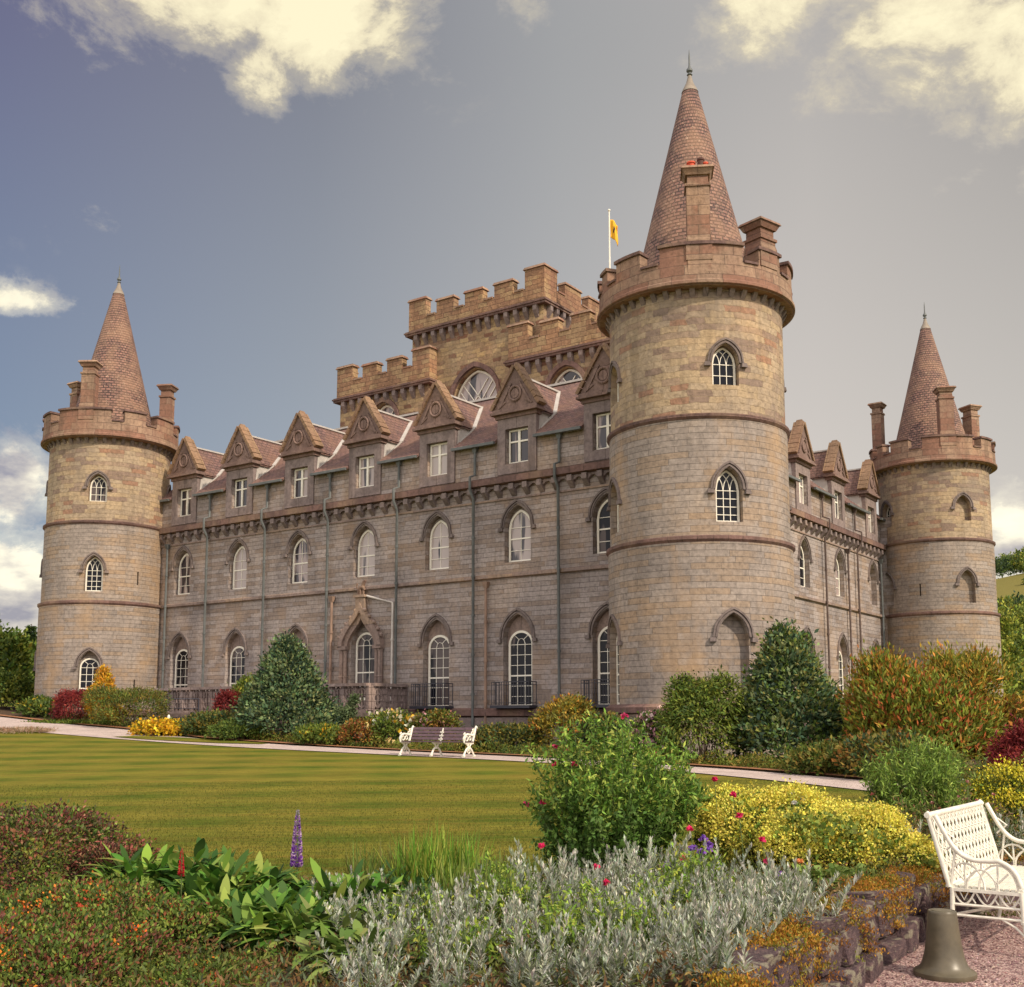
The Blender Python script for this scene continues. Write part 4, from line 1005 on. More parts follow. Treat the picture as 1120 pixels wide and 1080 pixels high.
# gravel terrace at the right and the raised flower bed, in camera-side coordinates turned into world ones
WALL = [(-.6, 2.4), (.7, 3.9), (1.22, 5.7), (1.75, 6.7), (2.45, 7.85), (2.95, 8.65), (3.45, 9.45), (4.3, 10.15), (5.4, 10.6), (7.5, 11.2)]   # (sideways, ahead) of the stone edge
def bedz(lat, dep):
    d = np.abs(lat-np.interp(dep, [p[1] for p in WALL], [p[0] for p in WALL]))
    return (.10+.30*np.exp(-d/3.2))*sstep((11.3+.28*np.maximum(lat, 0)-dep)/1.6)
def grid2(name, L0, L1, n, m, zf, mat):
    a = np.array(L0, float); b = np.array(L1, float)
    def rs(P, n): s = np.r_[0, np.cumsum(np.hypot(*np.diff(P, axis=0).T))]; t = np.linspace(0, s[-1], n); return np.stack([np.interp(t, s, P[:, 0]), np.interp(t, s, P[:, 1])], -1)
    a, b = rs(a, n), rs(b, n); u = np.linspace(0, 1, m)[None, :, None]; P = a[:, None]*(1-u)+b[:, None]*u
    la, de = P[..., 0], P[..., 1]; wx, wy = LD(la, de); z = zf(la, de)
    v = np.stack([wx, wy, z], -1).reshape(-1, 3); i, j = np.meshgrid(np.arange(n-1), np.arange(m-1), indexing='ij'); q = (i*m+j).ravel()
    me = bpy.data.meshes.new(name); me.from_pydata(v.tolist(), [], np.stack([q, q+m, q+m+1, q+1], -1).tolist())
    if me.polygons[0].normal.z < 0: me.flip_normals()
    me.shade_smooth(); return tag(obj(name, me, mat), kind='structure')
def bz(la, de):
    z = bedz(la, de)
    wx, wy = LD(la, de); return np.maximum(z, G(wx, wy)+.02)
grid2('flower_bed', [(p[0]-.12, p[1]+.08) for p in WALL], [(-9, 3.5), (-9, 7), (-8, 10), (-5, 11.0), (-2, 11.2), (0, 11.4), (2, 12.0), (4, 13), (6.5, 13.6), (8, 13.8)], 70, 40, bz, 'soil')
grid2('gravel_terrace', WALL, [(0, -3), (3, -1), (6, 1), (9, 3), (12, 6), (14, 8)], 50, 20, lambda a, b: a*0+.005, 'gravel')

# ------------------------------------------------------------------ leaves
def build_quads(name, V, F, C):
    """V (n,3) float, F (m,4) int, C (n,3) colours"""
    me = bpy.data.meshes.new(name); nv, nf = len(V), len(F)
    me.vertices.add(nv); me.vertices.foreach_set('co', V.astype(np.float32).ravel())
    me.loops.add(nf*4); me.loops.foreach_set('vertex_index', F.astype(np.int32).ravel())
    me.polygons.add(nf); me.polygons.foreach_set('loop_start', np.arange(0, nf*4, 4, dtype=np.int32)); me.polygons.foreach_set('loop_total', np.full(nf, 4, np.int32))
    a = me.color_attributes.new('Col', 'FLOAT_COLOR', 'POINT'); c = np.ones((nv, 4), np.float32); c[:, :3] = C; a.data.foreach_set('color', c.ravel())
    me.update(calc_edges=True); return me
def unit(v): return v/np.maximum(np.linalg.norm(v, axis=-1, keepdims=True), 1e-9)
def diamonds(P, Dv, Nv, L, W, C):
    n = len(P); Dv = unit(Dv); S = unit(np.cross(Dv, Nv)); U = unit(np.cross(S, Dv)); L = np.broadcast_to(np.asarray(L, float), (n,))[:, None]; W = np.broadcast_to(np.asarray(W, float), (n,))[:, None]
    a = P; b = P+Dv*L*.5+S*W*.5+U*W*.12; c = P+Dv*L; d = P+Dv*L*.5-S*W*.5+U*W*.12
    V = np.stack([a, b, c, d], 1).reshape(-1, 3); F = np.arange(4*n).reshape(-1, 4); return V, F, np.repeat(C, 4, 0)
def blades(P, Dv, L, W, droop, C, segs=3, round_=False):
    """bent leaves with a spine; W widest near the middle"""
    n = len(P); Dv = unit(Dv); z = np.array([0, 0, 1.0]); S = unit(np.cross(Dv, z)+1e-4); L = np.broadcast_to(np.asarray(L, float), (n,))[:, None]; W = np.broadcast_to(np.asarray(W, float), (n,))[:, None]; dr = np.broadcast_to(np.asarray(droop, float), (n,))[:, None]
    rows = []
    for k in range(segs+1):
        t = k/segs; w_ = (math.sin(PI*min(.06+.94*t, .985))**(.6 if round_ else .8))
        c = P+Dv*L*t-z*dr*L*t*t; rows.append(c+S*W*.5*w_); rows.append(c-S*W*.5*w_)
    V = np.stack(rows, 1).reshape(-1, 3); m = 2*(segs+1); b = (np.arange(n)*m)[:, None]
    F = np.concatenate([np.concatenate([b+2*k, b+2*k+2, b+2*k+3, b+2*k+1], 1) for k in range(segs)], 0)
    return V, F, np.repeat(C, m, 0)
def cat(*parts):
    V, F, C = [], [], []; o = 0
    for v, f, c in parts: V.append(v); F.append(f+o); C.append(c); o += len(v)
    return np.concatenate(V), np.concatenate(F), np.concatenate(C)
def rdir(n, up=-1.0):
    d = NR.normal(size=(n, 3)); d = unit(d); d[:, 2] = np.where(d[:, 2] < up, -d[:, 2], d[:, 2]); return d
def colors(n, pal, jit=.18, sel=None):
    pal = np.array([q[:3] for q in pal], float); k = NR.randint(0, len(pal), n) if sel is None else sel
    c = pal[k]*(1+NR.normal(0, jit, (n, 1)))*(1+NR.normal(0, .06, (n, 3))); return np.clip(c, .004, .9)
def crown(W, H, n, pal, leaf, style='dome', shell=.16, k=10, lobes=9, asp=.5, depth_=None, csz=1.6, droop=0.0, jit=.16, flat=0.0, acc=None, acc_n=0.0, seed=0, fit=True):
    """leaf clusters spread through the outer part of a lumpy volume; acc: accent palette for the share acc_n of the clusters"""
    D_ = depth_ or W; Ls = []
    rs = np.random.RandomState(seed+int(W*100)+int(H*37))
    if style == 'cone':
        for i in range(lobes):
            t = (i+.5)/lobes; a = i*2.4; r = W*.5*(1-t*.84)**.80; z = H*(.09+.82*t); off = r*.45*(1-t*.5)
            Ls.append((off*math.cos(a), off*math.sin(a)*D_/W, z, r*.68, r*.68*D_/W, H*.17))
        Ls.append((0, 0, H*.30, W*.36, D_*.36, H*.31)); Ls.append((0, 0, H*.62, W*.20, D_*.20, H*.30)); Ls.append((0, 0, H*.80, W*.10, D_*.10, H*.20))
    elif style == 'dome':
        Ls.append((0, 0, H*.42, W*.40, D_*.40, H*.52))
        for i in range(lobes):
            a = rs.uniform(0, 2*PI); r = rs.uniform(.12, .30); z = rs.uniform(.28, .76)*H; s = rs.uniform(.15, .25)
            r *= (1-.5*max(0, z/H-.4)); Ls.append((W*r*math.cos(a)*1.1, D_*r*math.sin(a)*1.1, z, W*s, D_*s, min(H*s*1.25, H*.98-z+.02)))
    elif style == 'flat':
        for i in range(lobes):
            a = rs.uniform(0, 2*PI); r = rs.uniform(0, .36); s = rs.uniform(.16, .28); hh = H*rs.uniform(.6, 1.0)*(1-.6*r)
            Ls.append((W*r*math.cos(a), D_*r*math.sin(a), hh*.45, W*s, D_*s, hh*.55))
    elif style == 'airy':
        for i in range(lobes):
            a = rs.uniform(0, 2*PI); r = rs.uniform(.05, .36); z = rs.uniform(.2, .86)*H; s = rs.uniform(.10, .2); Ls.append((W*r*math.cos(a), D_*r*math.sin(a), z, W*s, D_*s, H*s*.9))
    Ls = np.array(Ls); wgt = (Ls[:, 3]*Ls[:, 5])**.9; wgt /= wgt.sum()
    nc = max(8, int(n/k*1.5)); li = NR.choice(len(Ls), nc, p=wgt); d = rdir(nc, -.45)
    rr = 1-np.abs(NR.normal(0, shell, nc)); c = Ls[li, :3]+d*Ls[li, 3:]*rr[:, None]
    q = ((c[:, None, :]-Ls[None, :, :3])/Ls[None, :, 3:]); q = np.linalg.norm(q, axis=2); q[np.arange(nc), li] = 9
    keep = (q.min(1) > .80) & (c[:, 2] > .02*H); c, d, rr = c[keep], d[keep], rr[keep]; c, d = c[:int(n/k)], d[:int(n/k)]
    nc = len(c); kk = k; pal_i = NR.randint(0, len(pal), nc); tone = 1+NR.normal(0, .16, nc)
    ci = np.repeat(np.arange(nc), kk); m = len(ci)
    P = c[ci]+NR.normal(0, leaf*csz*.5, (m, 3)); P[:, 2] = np.maximum(P[:, 2], .01)
    dv = unit(d[ci]*.7+rdir(m)*.75+np.array([0, 0, .28-droop])); nv = unit(d[ci]+rdir(m)*.6+np.array([0, 0, .5]))
    C = colors(m, pal, jit, pal_i[ci])*tone[ci][:, None]
    if acc is not None:
        am = NR.rand(nc) < acc_n*np.clip(d[:, 2]+.75, .15, 1.3); C2 = colors(m, acc, jit); C = np.where(am[ci][:, None], C2, C)
    if fit:
        zq = np.quantile(P[:, 2], .996)+leaf*.35; rq = np.quantile(np.abs(P[:, :2]/np.array([1, D_/W])), .99)+leaf*.3; P[:, 2] *= H/zq; P[:, :2] *= W*.5/rq
    L = leaf*(1+NR.normal(0, .2, m)); return diamonds(P, dv, nv, L, L*asp, np.clip(C, .004, .9)), Ls
def stems_mesh(Ls, H, n=9, r=.03, base=.06):
    mb = MB()
    for i in range(n):
        l = Ls[i % len(Ls)]; a = rnd.uniform(0, 2*PI); p0 = Vector((base*math.cos(a), base*math.sin(a), -.05)); p2 = Vector((l[0], l[1], l[2])); p1 = p0.lerp(p2, .5)+Vector((rnd.uniform(-.1, .1)*H*.3, rnd.uniform(-.1, .1)*H*.3, H*.05))
        mb.tube([p0, p1, p2], [r, r*.7, r*.3], 5)
    return mb.mesh(uv=None)
G1 = [(.042, .078, .024), (.065, .11, .03), (.09, .135, .032), (.03, .056, .026)]
BLUEG = [(.060, .115, .055), (.095, .160, .070), (.15, .21, .085), (.032, .060, .036), (.20, .23, .09)]
LIME = [(.13, .18, .022), (.18, .22, .03), (.08, .13, .018), (.22, .24, .035)]
MIDG = [(.075, .125, .020), (.115, .165, .028), (.15, .19, .035), (.05, .09, .02)]
OLIVE = [(.135, .13, .025), (.19, .165, .03), (.10, .11, .022), (.24, .17, .035)]
RUST = [(.26, .12, .028), (.33, .17, .03), (.17, .14, .025), (.12, .12, .024), (.30, .08, .035)]
ORG = [(.30, .23, .03), (.22, .20, .03), (.40, .25, .03), (.46, .20, .035), (.17, .18, .03), (.33, .24, .03)]
MAPLE = [(.17, .020, .022), (.24, .030, .030), (.12, .014, .018), (.29, .045, .034)]
YEL = [(.62, .42, .02), (.72, .50, .03), (.50, .30, .02), (.66, .34, .02)]
YELG = [(.50, .36, .03), (.36, .30, .03), (.60, .36, .02), (.22, .20, .03)]
SIL = [(.42, .44, .36), (.52, .54, .45), (.32, .35, .26), (.60, .61, .52), (.26, .30, .18)]
def shrub(name, label, ctg, px, wpx, top, pal, leaf, n, D=None, Yw=None, style='dome', group=None, trunk=False, base_off=0.0, zbase=None, **kw):
    x, y, z = pos(px, D=D, Yw=Yw); dd = depth(x, y); W = wpx*dd/FPX; H = max(zat(top, dd)-z, .15)
    if zbase is not None: z = zbase; H = zat(top, dd)-z
    r = empty(name, (x, y, z), rnd.uniform(0, .4)); tag(r, label, ctg, group)
    acc = kw.pop('flowers', None); facc = kw.pop('flower_n', 0); fl = kw.pop('flower_leaf', None)
    q, Ls = crown(W, H, n, pal, leaf, style, seed=int(px), **kw)
    obj('crown' if trunk else 'foliage', build_quads('fol', *q), 'foliage', r, local=True)
    obj('trunk' if trunk else 'stems', stems_mesh(Ls, H, 12 if trunk else 9, (.05+.018*H) if trunk else .025, .1), 'wood_bark', r, local=True)
    if acc is not None:
        q, _ = crown(W*1.03, H*1.03, facc, acc, fl or leaf*.8, style, seed=int(px), shell=.05, k=7, asp=.85, lobes=kw.get('lobes', 9), depth_=kw.get('depth_'))
        obj('flowers', build_quads('flw', *q), 'foliage', r, local=True)
    return r
# border in front of the long front, left to right
shrub('tree', 'bushy green tree at the left edge of the photo beside the left tower', 'tree', -6, 74, 690, LIME+MIDG, .34, 9000, D=76, trunk=True, lobes=10)
shrub('tree', 'green tree whose crown touches the left tower wall', 'tree', 34, 46, 704, LIME[:2]+MIDG, .34, 7000, D=82, trunk=True, lobes=9)
shrub('tree', 'dark tree far left behind the green shrubs', 'tree', -52, 70, 676, G1, .34, 7000, D=88, trunk=True, lobes=9)
shrub('rhododendron', 'large lime green rhododendron at the left edge below the trees', 'shrub', 2, 66, 736, LIME+MIDG, .20, 9000, D=64, lobes=10)
shrub('rhododendron', 'round mid green rhododendron with yellowish shoot tips left of the red maple', 'shrub', 48, 46, 762, MIDG, .16, 8000, D=58.5, acc=YELG, acc_n=.08)
shrub('japanese_maple', 'round dark red japanese maple below the left tower', 'shrub', 84, 52, 754, MAPLE, .13, 11000, Yw=-4.4, droop=.55, asp=.28, lobes=8)
shrub('golden_shrub', 'small golden yellow conical shrub against the left tower', 'shrub', 112, 44, 731, [(.60, .36, .03), (.70, .42, .03), (.36, .27, .03), (.62, .28, .03)], .12, 9000, D=55.0, style='cone', lobes=8)
shrub('willowy_shrub', 'broad feathery olive green shrub between the left tower and the path', 'shrub', 142, 84, 752, OLIVE+MIDG, .15, 14000, Yw=-4.1, asp=.25, lobes=14)
shrub('azalea', 'low azalea covered in golden yellow flowers at the path corner', 'azalea', 184, 62, 787, MIDG, .12, 5000, Yw=-6.0, style='flat', lobes=10, flowers=YEL, flower_n=4200, flower_leaf=.13)
shrub('low_hedge', 'low clipped green edging along the gravel beside the maple', 'hedge', 78, 130, 789, MIDG+LIME, .12, 9000, Yw=-5.0, style='flat', depth_=.8, lobes=16)
shrub('low_shrub', 'low dark green shrub right of the golden azalea', 'shrub', 232, 76, 778, G1+OLIVE, .13, 8000, Yw=-5.2, lobes=12)
shrub('low_shrub', 'low rounded green shrub at the left foot of the big blue green bush', 'shrub', 262, 60, 787, MIDG, .12, 7000, Yw=-6.2, lobes=10)
shrub('japanese_maple', 'small crimson japanese maple in front of the terrace parapet', 'shrub', 249, 34, 755, MAPLE, .12, 7000, Yw=-3.8, droop=.5, asp=.28, lobes=7)
shrub('lime_shrub', 'yellow green shrub showing above the small crimson maple', 'shrub', 268, 38, 739, LIME, .14, 5000, Yw=-2.9, lobes=8)
shrub('holly_bush', 'tall pointed blue green bush left of the entrance', 'bush', 313, 116, 699, BLUEG, .16, 38000, Yw=-4.6, style='cone', lobes=16, shell=.22, csz=1.9)
shrub('low_shrub', 'low yellow green shrub at the right foot of the big blue green bush', 'shrub', 352, 64, 792, LIME+MIDG, .12, 7000, Yw=-6.1, lobes=10, acc=YEL, acc_n=.06)
shrub('wispy_shrub', 'wispy grey green shrub before the entrance parapet', 'shrub', 379, 26, 760, [(.13, .17, .08), (.10, .14, .06)], .12, 3500, Yw=-3.4, style='airy', lobes=10)
shrub('heather', 'low rusty orange heather left of the slatted bench', 'shrub', 397, 50, 786, RUST, .10, 6000, Yw=-5.6, style='flat', lobes=10)
shrub('rose_bush', 'rose bush with large yellow and white blooms behind the left end of the slatted bench', 'rose bush', 426, 56, 778, MIDG+LIME, .12, 7000, Yw=-5.0, lobes=10, flowers=[(.72, .45, .04), (.75, .68, .55), (.68, .5, .2)], flower_n=520, flower_leaf=.16)
shrub('mixed_shrub', 'bronze green shrub behind the slatted bench', 'shrub', 474, 62, 778, OLIVE+MIDG+RUST[:2], .12, 8000, Yw=-4.2, lobes=10, flowers=[(.55, .25, .2), (.6, .3, .35)], flower_n=200, flower_leaf=.13)
shrub('mixed_shrub', 'dark olive shrub right of the slatted bench', 'shrub', 553, 84, 792, OLIVE+G1, .12, 10000, Yw=-4.6, lobes=12)
shrub('low_shrub', 'low green shrub at the right end of the slatted bench', 'shrub', 520, 40, 800, OLIVE, .11, 4500, Yw=-5.4, style='flat')
shrub('bronze_shrub', 'tall bronze and orange shrub against the wall between bench and near tower', 'shrub', 616, 76, 762, ORG+OLIVE, .13, 12000, Yw=-3.4, lobes=14, style='dome')
shrub('low_shrub', 'dark low shrub under the near tower beside the hydrangea', 'shrub', 662, 64, 781, G1+OLIVE, .13, 8000, Yw=-4.6, lobes=10)
shrub('hydrangea', 'hydrangea with pale pink flower heads at the foot of the near tower', 'hydrangea', 713, 50, 780, MIDG, .13, 6000, D=35.0, lobes=9, flowers=[(.60, .34, .36), (.66, .45, .44), (.50, .22, .30)], flower_n=1500, flower_leaf=.12)
shrub('weeping_shrub', 'light green weeping shrub below the near tower left of the tall pointed bush', 'shrub', 768, 92, 736, LIME+MIDG, .15, 20000, D=33.2, droop=.7, asp=.3, lobes=14)
shrub('holly_bush', 'tallest pointed blue green bush right of the near tower', 'bush', 862, 146, 688, BLUEG+MIDG[:2], .15, 46000, D=33.5, style='cone', lobes=18, shell=.22, csz=1.9, acc=[(.26, .24, .06), (.20, .22, .06)], acc_n=.12)
shrub('low_shrub', 'low olive green shrub below the tallest pointed bush', 'shrub', 905, 90, 812, OLIVE+MIDG, .12, 9000, D=28.8, style='flat', lobes=14)
shrub('low_shrub', 'dark low shrub by the path below the orange bush', 'shrub', 968, 110, 800, OLIVE+G1+RUST[:1], .12, 9000, D=27.0, lobes=14)
shrub('orange_bush', 'big autumn orange and green bush in front of the far right tower', 'bush', 1000, 150, 738, [(.20, .23, .03), (.14, .19, .025), (.30, .27, .03), (.38, .19, .03), (.42, .12, .035), (.12, .16, .022), (.24, .27, .035), (.16, .20, .025)], .17, 60000, D=30.5, lobes=44, shell=.26, style='dome', asp=.32, droop=-.4, csz=2.4, jit=.22)
shrub('orange_bush', 'orange tipped taller bush rising at the right of the big autumn bush', 'bush', 1046, 92, 712, ORG+[(.16, .20, .025), (.20, .24, .03)], .16, 22000, D=31.2, lobes=22, style='airy', asp=.28, droop=-.4, csz=2.6, jit=.22)
shrub('orange_bush', 'green and orange bush rising at the left of the big autumn bush', 'bush', 972, 96, 716, [(.18, .22, .03), (.24, .26, .03), (.36, .22, .03), (.13, .17, .025), (.40, .15, .03)], .16, 24000, D=31.0, lobes=24, style='airy', asp=.28, droop=-.4, csz=2.6, jit=.22)
shrub('orange_bush', 'smaller rusty bush at the right edge behind the low red maple', 'bush', 1106, 100, 762, ORG+RUST, .14, 15000, D=31.5, lobes=12)
shrub('japanese_maple', 'low spreading crimson japanese maple at the right edge', 'shrub', 1112, 84, 788, MAPLE, .10, 13000, D=23.5, style='flat', droop=.4, asp=.3, lobes=12)
shrub('ornamental_grass', 'tuft of pinkish flowering grass at the left end of the lawn', 'grass tuft', 18, 78, 800, [(.30, .17, .10), (.42, .28, .20), (.16, .15, .05), (.50, .38, .28)], .15, 9000, Yw=-9.8, style='flat', asp=.12, lobes=12)
# individual conifer tips left
def conifer(label, px, top, D, wpx):
    x, y, z = pos(px, D=D); H = zat(top, D)-z; W = wpx*D/FPX; r = tag(empty('conifer', (x, y, z)), label, 'conifer')
    mb = MB(); mb.tube([(0, 0, 0), (0, 0, H)], [.22, .02], 7); obj('trunk', mb.mesh(uv=None), 'wood_bark', r, local=True)
    P = []; Dv = []; n = 5200
    t = NR.rand(n)**.7; lay = np.floor(t*16)/16+NR.rand(n)*.012; a = np.floor(NR.rand(n)*9)/9*2*PI+lay*37; rad = NR.rand(n)**.6*W*.5*(1-lay)
    P = np.stack([rad*np.cos(a), rad*np.sin(a), H*(.06+.94*lay)+rad*.05], -1)+NR.normal(0, .07, (n, 3)); dv = np.stack([np.cos(a), np.sin(a), a*0-.2], -1)+rdir(n)*.6
    obj('crown', build_quads('c', *diamonds(P, dv, rdir(n, 0), .32, .10, colors(n, G1))), 'foliage', r, local=True)
conifer('dark conifer tip just left of the left tower', 29, 683, 92, 60)
conifer('dark conifer with a branch reaching in at the far left edge', -14, 668, 84, 66)
# far right hillside: nearer trees as things, the wood behind as one mass
FAR = [(.18, .24, .03), (.26, .30, .04), (.12, .17, .03), (.33, .32, .045), (.08, .12, .03)]
hill_trees = [(1088, 742, 118, 46), (1112, 728, 126, 60), (1098, 700, 150, 44), (1122, 690, 160, 50), (1136, 735, 120, 50), (1106, 668, 185, 40), (1092, 676, 200, 30), (1128, 660, 195, 40)]
tl = ['lowest yellow green tree beside the far right tower', 'broad green tree at the right edge above the orange bush', 'rounded tree on the slope beside the far tower', 'green tree on the slope at the right edge', 'tree just outside the right edge of the photo', 'upper pale green tree on the slope', 'dark green tree on the slope touching the far tower', 'high tree on the slope at the right edge']
for (px, top, D, wpx), lb in zip(hill_trees, tl):
    x, y, z = pos(px, D=D); z = float(G(x, y)+hillz(np.array(x), np.array(y))); H = min(max(zat(top, D)-z, 3.0), 9)
    r = tag(empty('tree', (x, y, z-.2)), lb, 'tree', 'trees on the hillside'); W = wpx*D/FPX
    q, Ls = crown(W, H, 5500, FAR, .5, 'dome', seed=px, lobes=10); obj('crown', build_quads('c', *q), 'foliage', r, local=True); obj('trunk', stems_mesh(Ls, H, 8, .16, .15), 'wood_bark', r, local=True)
parts = []
for i in range(900):
    D = rnd.uniform(190, 560); px = rnd.uniform(1060, 1240); x, y, z = pos(px, D=D); z = float(G(x, y)+hillz(np.array(x), np.array(y)))
    s = rnd.uniform(4, 7.5); row = 787-(z-1.63)*FPX/D; trow = row-s*1.0*FPX/D
    if row > 627 and trow < 646 and rnd.random() < .92: continue                             # the open golden slope below the ridge
    if D > 470: continue
    q, _ = crown(s, s*rnd.uniform(.8, 1.1), 260, FAR if rnd.random() < .7 else G1, .9, 'dome', k=6, lobes=5, seed=i); parts.append((q[0]+np.array([x, y, z-1.0]), q[1], q[2]))
wood = obj('hillside_wood', build_quads('w', *cat(*parts)), 'foliage'); tag(wood, 'dense yellow green wood covering the distant hillside at the right', 'wood', kind='stuff')
# ------------------------------------------------------------------ slatted bench by the path
bx, by, bz_ = pos(478, Yw=-9.05)
bz_ = float(G(bx, by))+.012
bench = tag(empty('park_bench', (bx, by, bz_), R_(2)), 'dark slatted park bench with ornate white cast iron ends beside the path', 'bench')
def cast_end(x, full=True):
    mb = MB(); r = .032
    T = lambda P, rr=r: mb.tube([(x, a, b) for a, b in P], rr, 6)
    T([(-.30, .0), (-.27, .08), (-.16, .22), (-.05, .30), (-.12, .40), (-.24, .44)]); T([(.26, .0), (.23, .08), (.12, .22), (.02, .30), (.10, .42)])
    T([(-.24, .44), (.20, .41)], .035)
    T([(-.34, .02), (-.26, .03)], .045); T([(.22, .03), (.30, .02)], .045)
    T([(.08, .26), (-.08, .26)], .03)
    if full:
        T([(.16, .40), (.24, .60), (.33, .86), (.38, .93), (.42, .88)], .040)
        T([(-.26, .44), (-.30, .56), (-.24, .66), (-.10, .70), (.05, .68), (.24, .66)], .036)
        for c, s in (((-.14, .56), .07), ((.03, .57), .06), ((.16, .72), .05), ((.22, .82), .04), ((-.02, .16), .06), ((0, .36), .045)):
            T([(c[0]+s*math.cos(t*PI/5), c[1]+s*math.sin(t*PI/5)) for t in range(11)], .020)
        T([(-.24, .64), (-.3, .70), (-.24, .74), (-.19, .69)], .026)
    return mb.mesh(uv=None, sharp=50)
for x, f, lb in ((-1.27, True, None), (1.27, True, None)): obj('cast_iron_end', cast_end(0, True), 'cast_white', bench, (x, 0, 0), local=True)
o = obj('cast_iron_leg', cast_end(0, False), 'cast_white', bench, (0, 0, 0), local=True)
mb = MB(); mb.tube([(0, .18, .42), (0, .25, .60), (0, .34, .88)], .026, 6)
for z_ in (.53, .64, .75): mb.box(-.07, .07, .14+(z_-.42)*.35, .17+(z_-.42)*.35, z_-.02, z_+.03)
obj('back_strap', mb.mesh(uv=None), 'cast_white', bench, local=True)
mb = MB()
for k in range(5): mb.box(-1.32, 1.32, -.27+k*.092, -.27+k*.092+.075, .445, .475)
obj('seat', mb.mesh(), 'bench_wood', bench, local=True)
mb = MB()
for k in range(4):
    zc = .55+k*.105; yc = .19+(zc-.42)*.35; mb.bar((-1.32, yc, zc), (1.32, yc, zc), .03, .085, up=(0, .35, 1))
obj('backrest', mb.mesh(), 'bench_wood', bench, local=True)

# ------------------------------------------------------------------ white lattice seat on the gravel
# local x: along the seat (away from the camera), local y: towards the back rest
p0 = np.array(LD(3.53, 7.98)); p_dir = np.array(LD(1.02, 1.40))-np.array(LD(0, 0)); ang = math.atan2(p_dir[1], p_dir[0])
LEN, DEP = 1.5, .46
seat = tag(empty('garden_seat', (p0[0], p0[1], .008), ang), 'white cast iron garden seat with lattice back standing on the gravel', 'garden seat')
def spart(nm, mb, mat='cast_white'): return obj(nm, mb.mesh(uv=None, sharp=50), mat, seat, local=True)
SH = .43
mb = MB()
for k in range(11):
    y = .015+(DEP-.03)*k/10; mb.bar((.02, y, SH+.004), (LEN-.02, y, SH+.004), .030, .014)
for x in (0, LEN/2, LEN): mb.bar((x, 0, SH-.012), (x, DEP, SH-.012), .030, .022)
mb.tube([(0, 0, SH), (LEN, 0, SH), ], .016, 8); mb.tube([(0, DEP, SH), (LEN, DEP, SH)], .016, 8)
spart('seat', mb)
def back_pt(x, t): return Vector((x, DEP+.13*t+.02, SH+t*.50))      # leaning back
mb = MB(); mb.tube([back_pt(0, 0), back_pt(0, 1)], .019, 8); mb.tube([back_pt(LEN, 0), back_pt(LEN, 1)], .019, 8)
mb.tube([back_pt(-.03, 1), back_pt(LEN+.03, 1)], .021, 8); mb.tube([back_pt(0, .03), back_pt(LEN, .03)], .014, 8)
for x in (0, LEN): mb.lathe([(.004, SH+.478), (.028, SH+.49), (.030, SH+.505), (.004, SH+.53)], 10, c=(x, DEP+.15))
spart('back_frame', mb)
mb = MB(); NBx = 15
for k in range(NBx):
    xa = LEN*(k+.5)/NBx; w_ = LEN/NBx*.5
    mb.tube([back_pt(xa, .03), back_pt(xa, 1)], .0075, 5)
    for s in (-1, 1):
        pts = [back_pt(xa+s*w_*(1 if j % 2 else .12), .03+.97*j/10) for j in range(11)]; mb.tube(pts, .0065, 5)
    for j in (3, 5, 7): mb.lathe([(.001, -.012), (.016, 0), (.001, .012)], 6); n_ = 12+0; s0 = len(mb.v)-6*3; mb.xf(Matrix.Translation(back_pt(xa, .03+.097*j)), s0)
spart('lattice', mb)
def seat_arm(x):
    mb = MB()
    P = [(DEP+.10, SH+.50), (DEP+.05, SH+.40), (DEP-.03, SH+.27), (DEP-.13, SH+.205), (DEP-.27, SH+.20), (.13, SH+.20), (.04, SH+.14), (-.005, SH+.03)]
    # smooth the curve
    Q = []
    for i in range(len(P)-1):
        a, b = P[i], P[i+1]; pa = P[max(i-1, 0)]; pb = P[min(i+2, len(P)-1)]
        for k in range(4):
            t = k/4; f = lambda q0, q1, q2, q3: .5*((2*q1)+(-q0+q2)*t+(2*q0-5*q1+4*q2-q3)*t*t+(-q0+3*q1-3*q2+q3)*t**3); Q.append((f(pa[0], a[0], b[0], pb[0]), f(pa[1], a[1], b[1], pb[1])))
    Q.append(P[-1]); mb.tube([(x, a, b) for a, b in Q], .018, 8)
    # gothic tracery under the arm
    for c, r_ in (((.15, SH), .13), ((.37, SH), .13), ((.26, SH+.0), .10)):
        mb.tube([(x, c[0]+r_*math.cos(t*PI/10), c[1]+r_*1.35*math.sin(t*PI/10)) for t in range(11)], .008, 5)
    for a, b in (((.15, SH+.17), (.15, SH+.05)), ((.37, SH+.17), (.37, SH+.05)), ((.08, SH+.12), (.15, SH+.05)), ((.22, SH+.12), (.15, SH+.05)), ((.30, SH+.12), (.37, SH+.05)), ((.44, SH+.13), (.37, SH+.05)), ((.26, SH+.19), (.26, SH+.13)), ((.15, SH+.05), (.15, SH)), ((.37, SH+.05), (.37, SH))):
        mb.tube([(x, a[0], a[1]), (x, b[0], b[1])], .0075, 5)
    mb.tube([(x, DEP+.03, SH+.26), (x, DEP-.05, SH+.33), (x, DEP+.02, SH+.38)], .008, 5)
    mb.tube([(x, DEP+.01, SH+.0), (x, DEP-.03, SH+.27)], .010, 5)
    return mb
spart('arm', seat_arm(0)); spart('arm', seat_arm(LEN))
for lx, ly in ((0, 0), (LEN, 0), (0, DEP), (LEN, DEP)):
    mb = MB(); oy = -.03 if ly == 0 else .05
    mb.tube([(lx, ly, SH-.0), (lx, ly+oy*.2, SH-.2), (lx, ly+oy, 0)], [.019, .017, .013], 8); mb.tube([(lx, ly+oy*.3, SH-.215), (lx, ly+oy*.3, SH-.195)], .026, 8); spart('leg', mb)
mb = MB(); zz = .27-.03
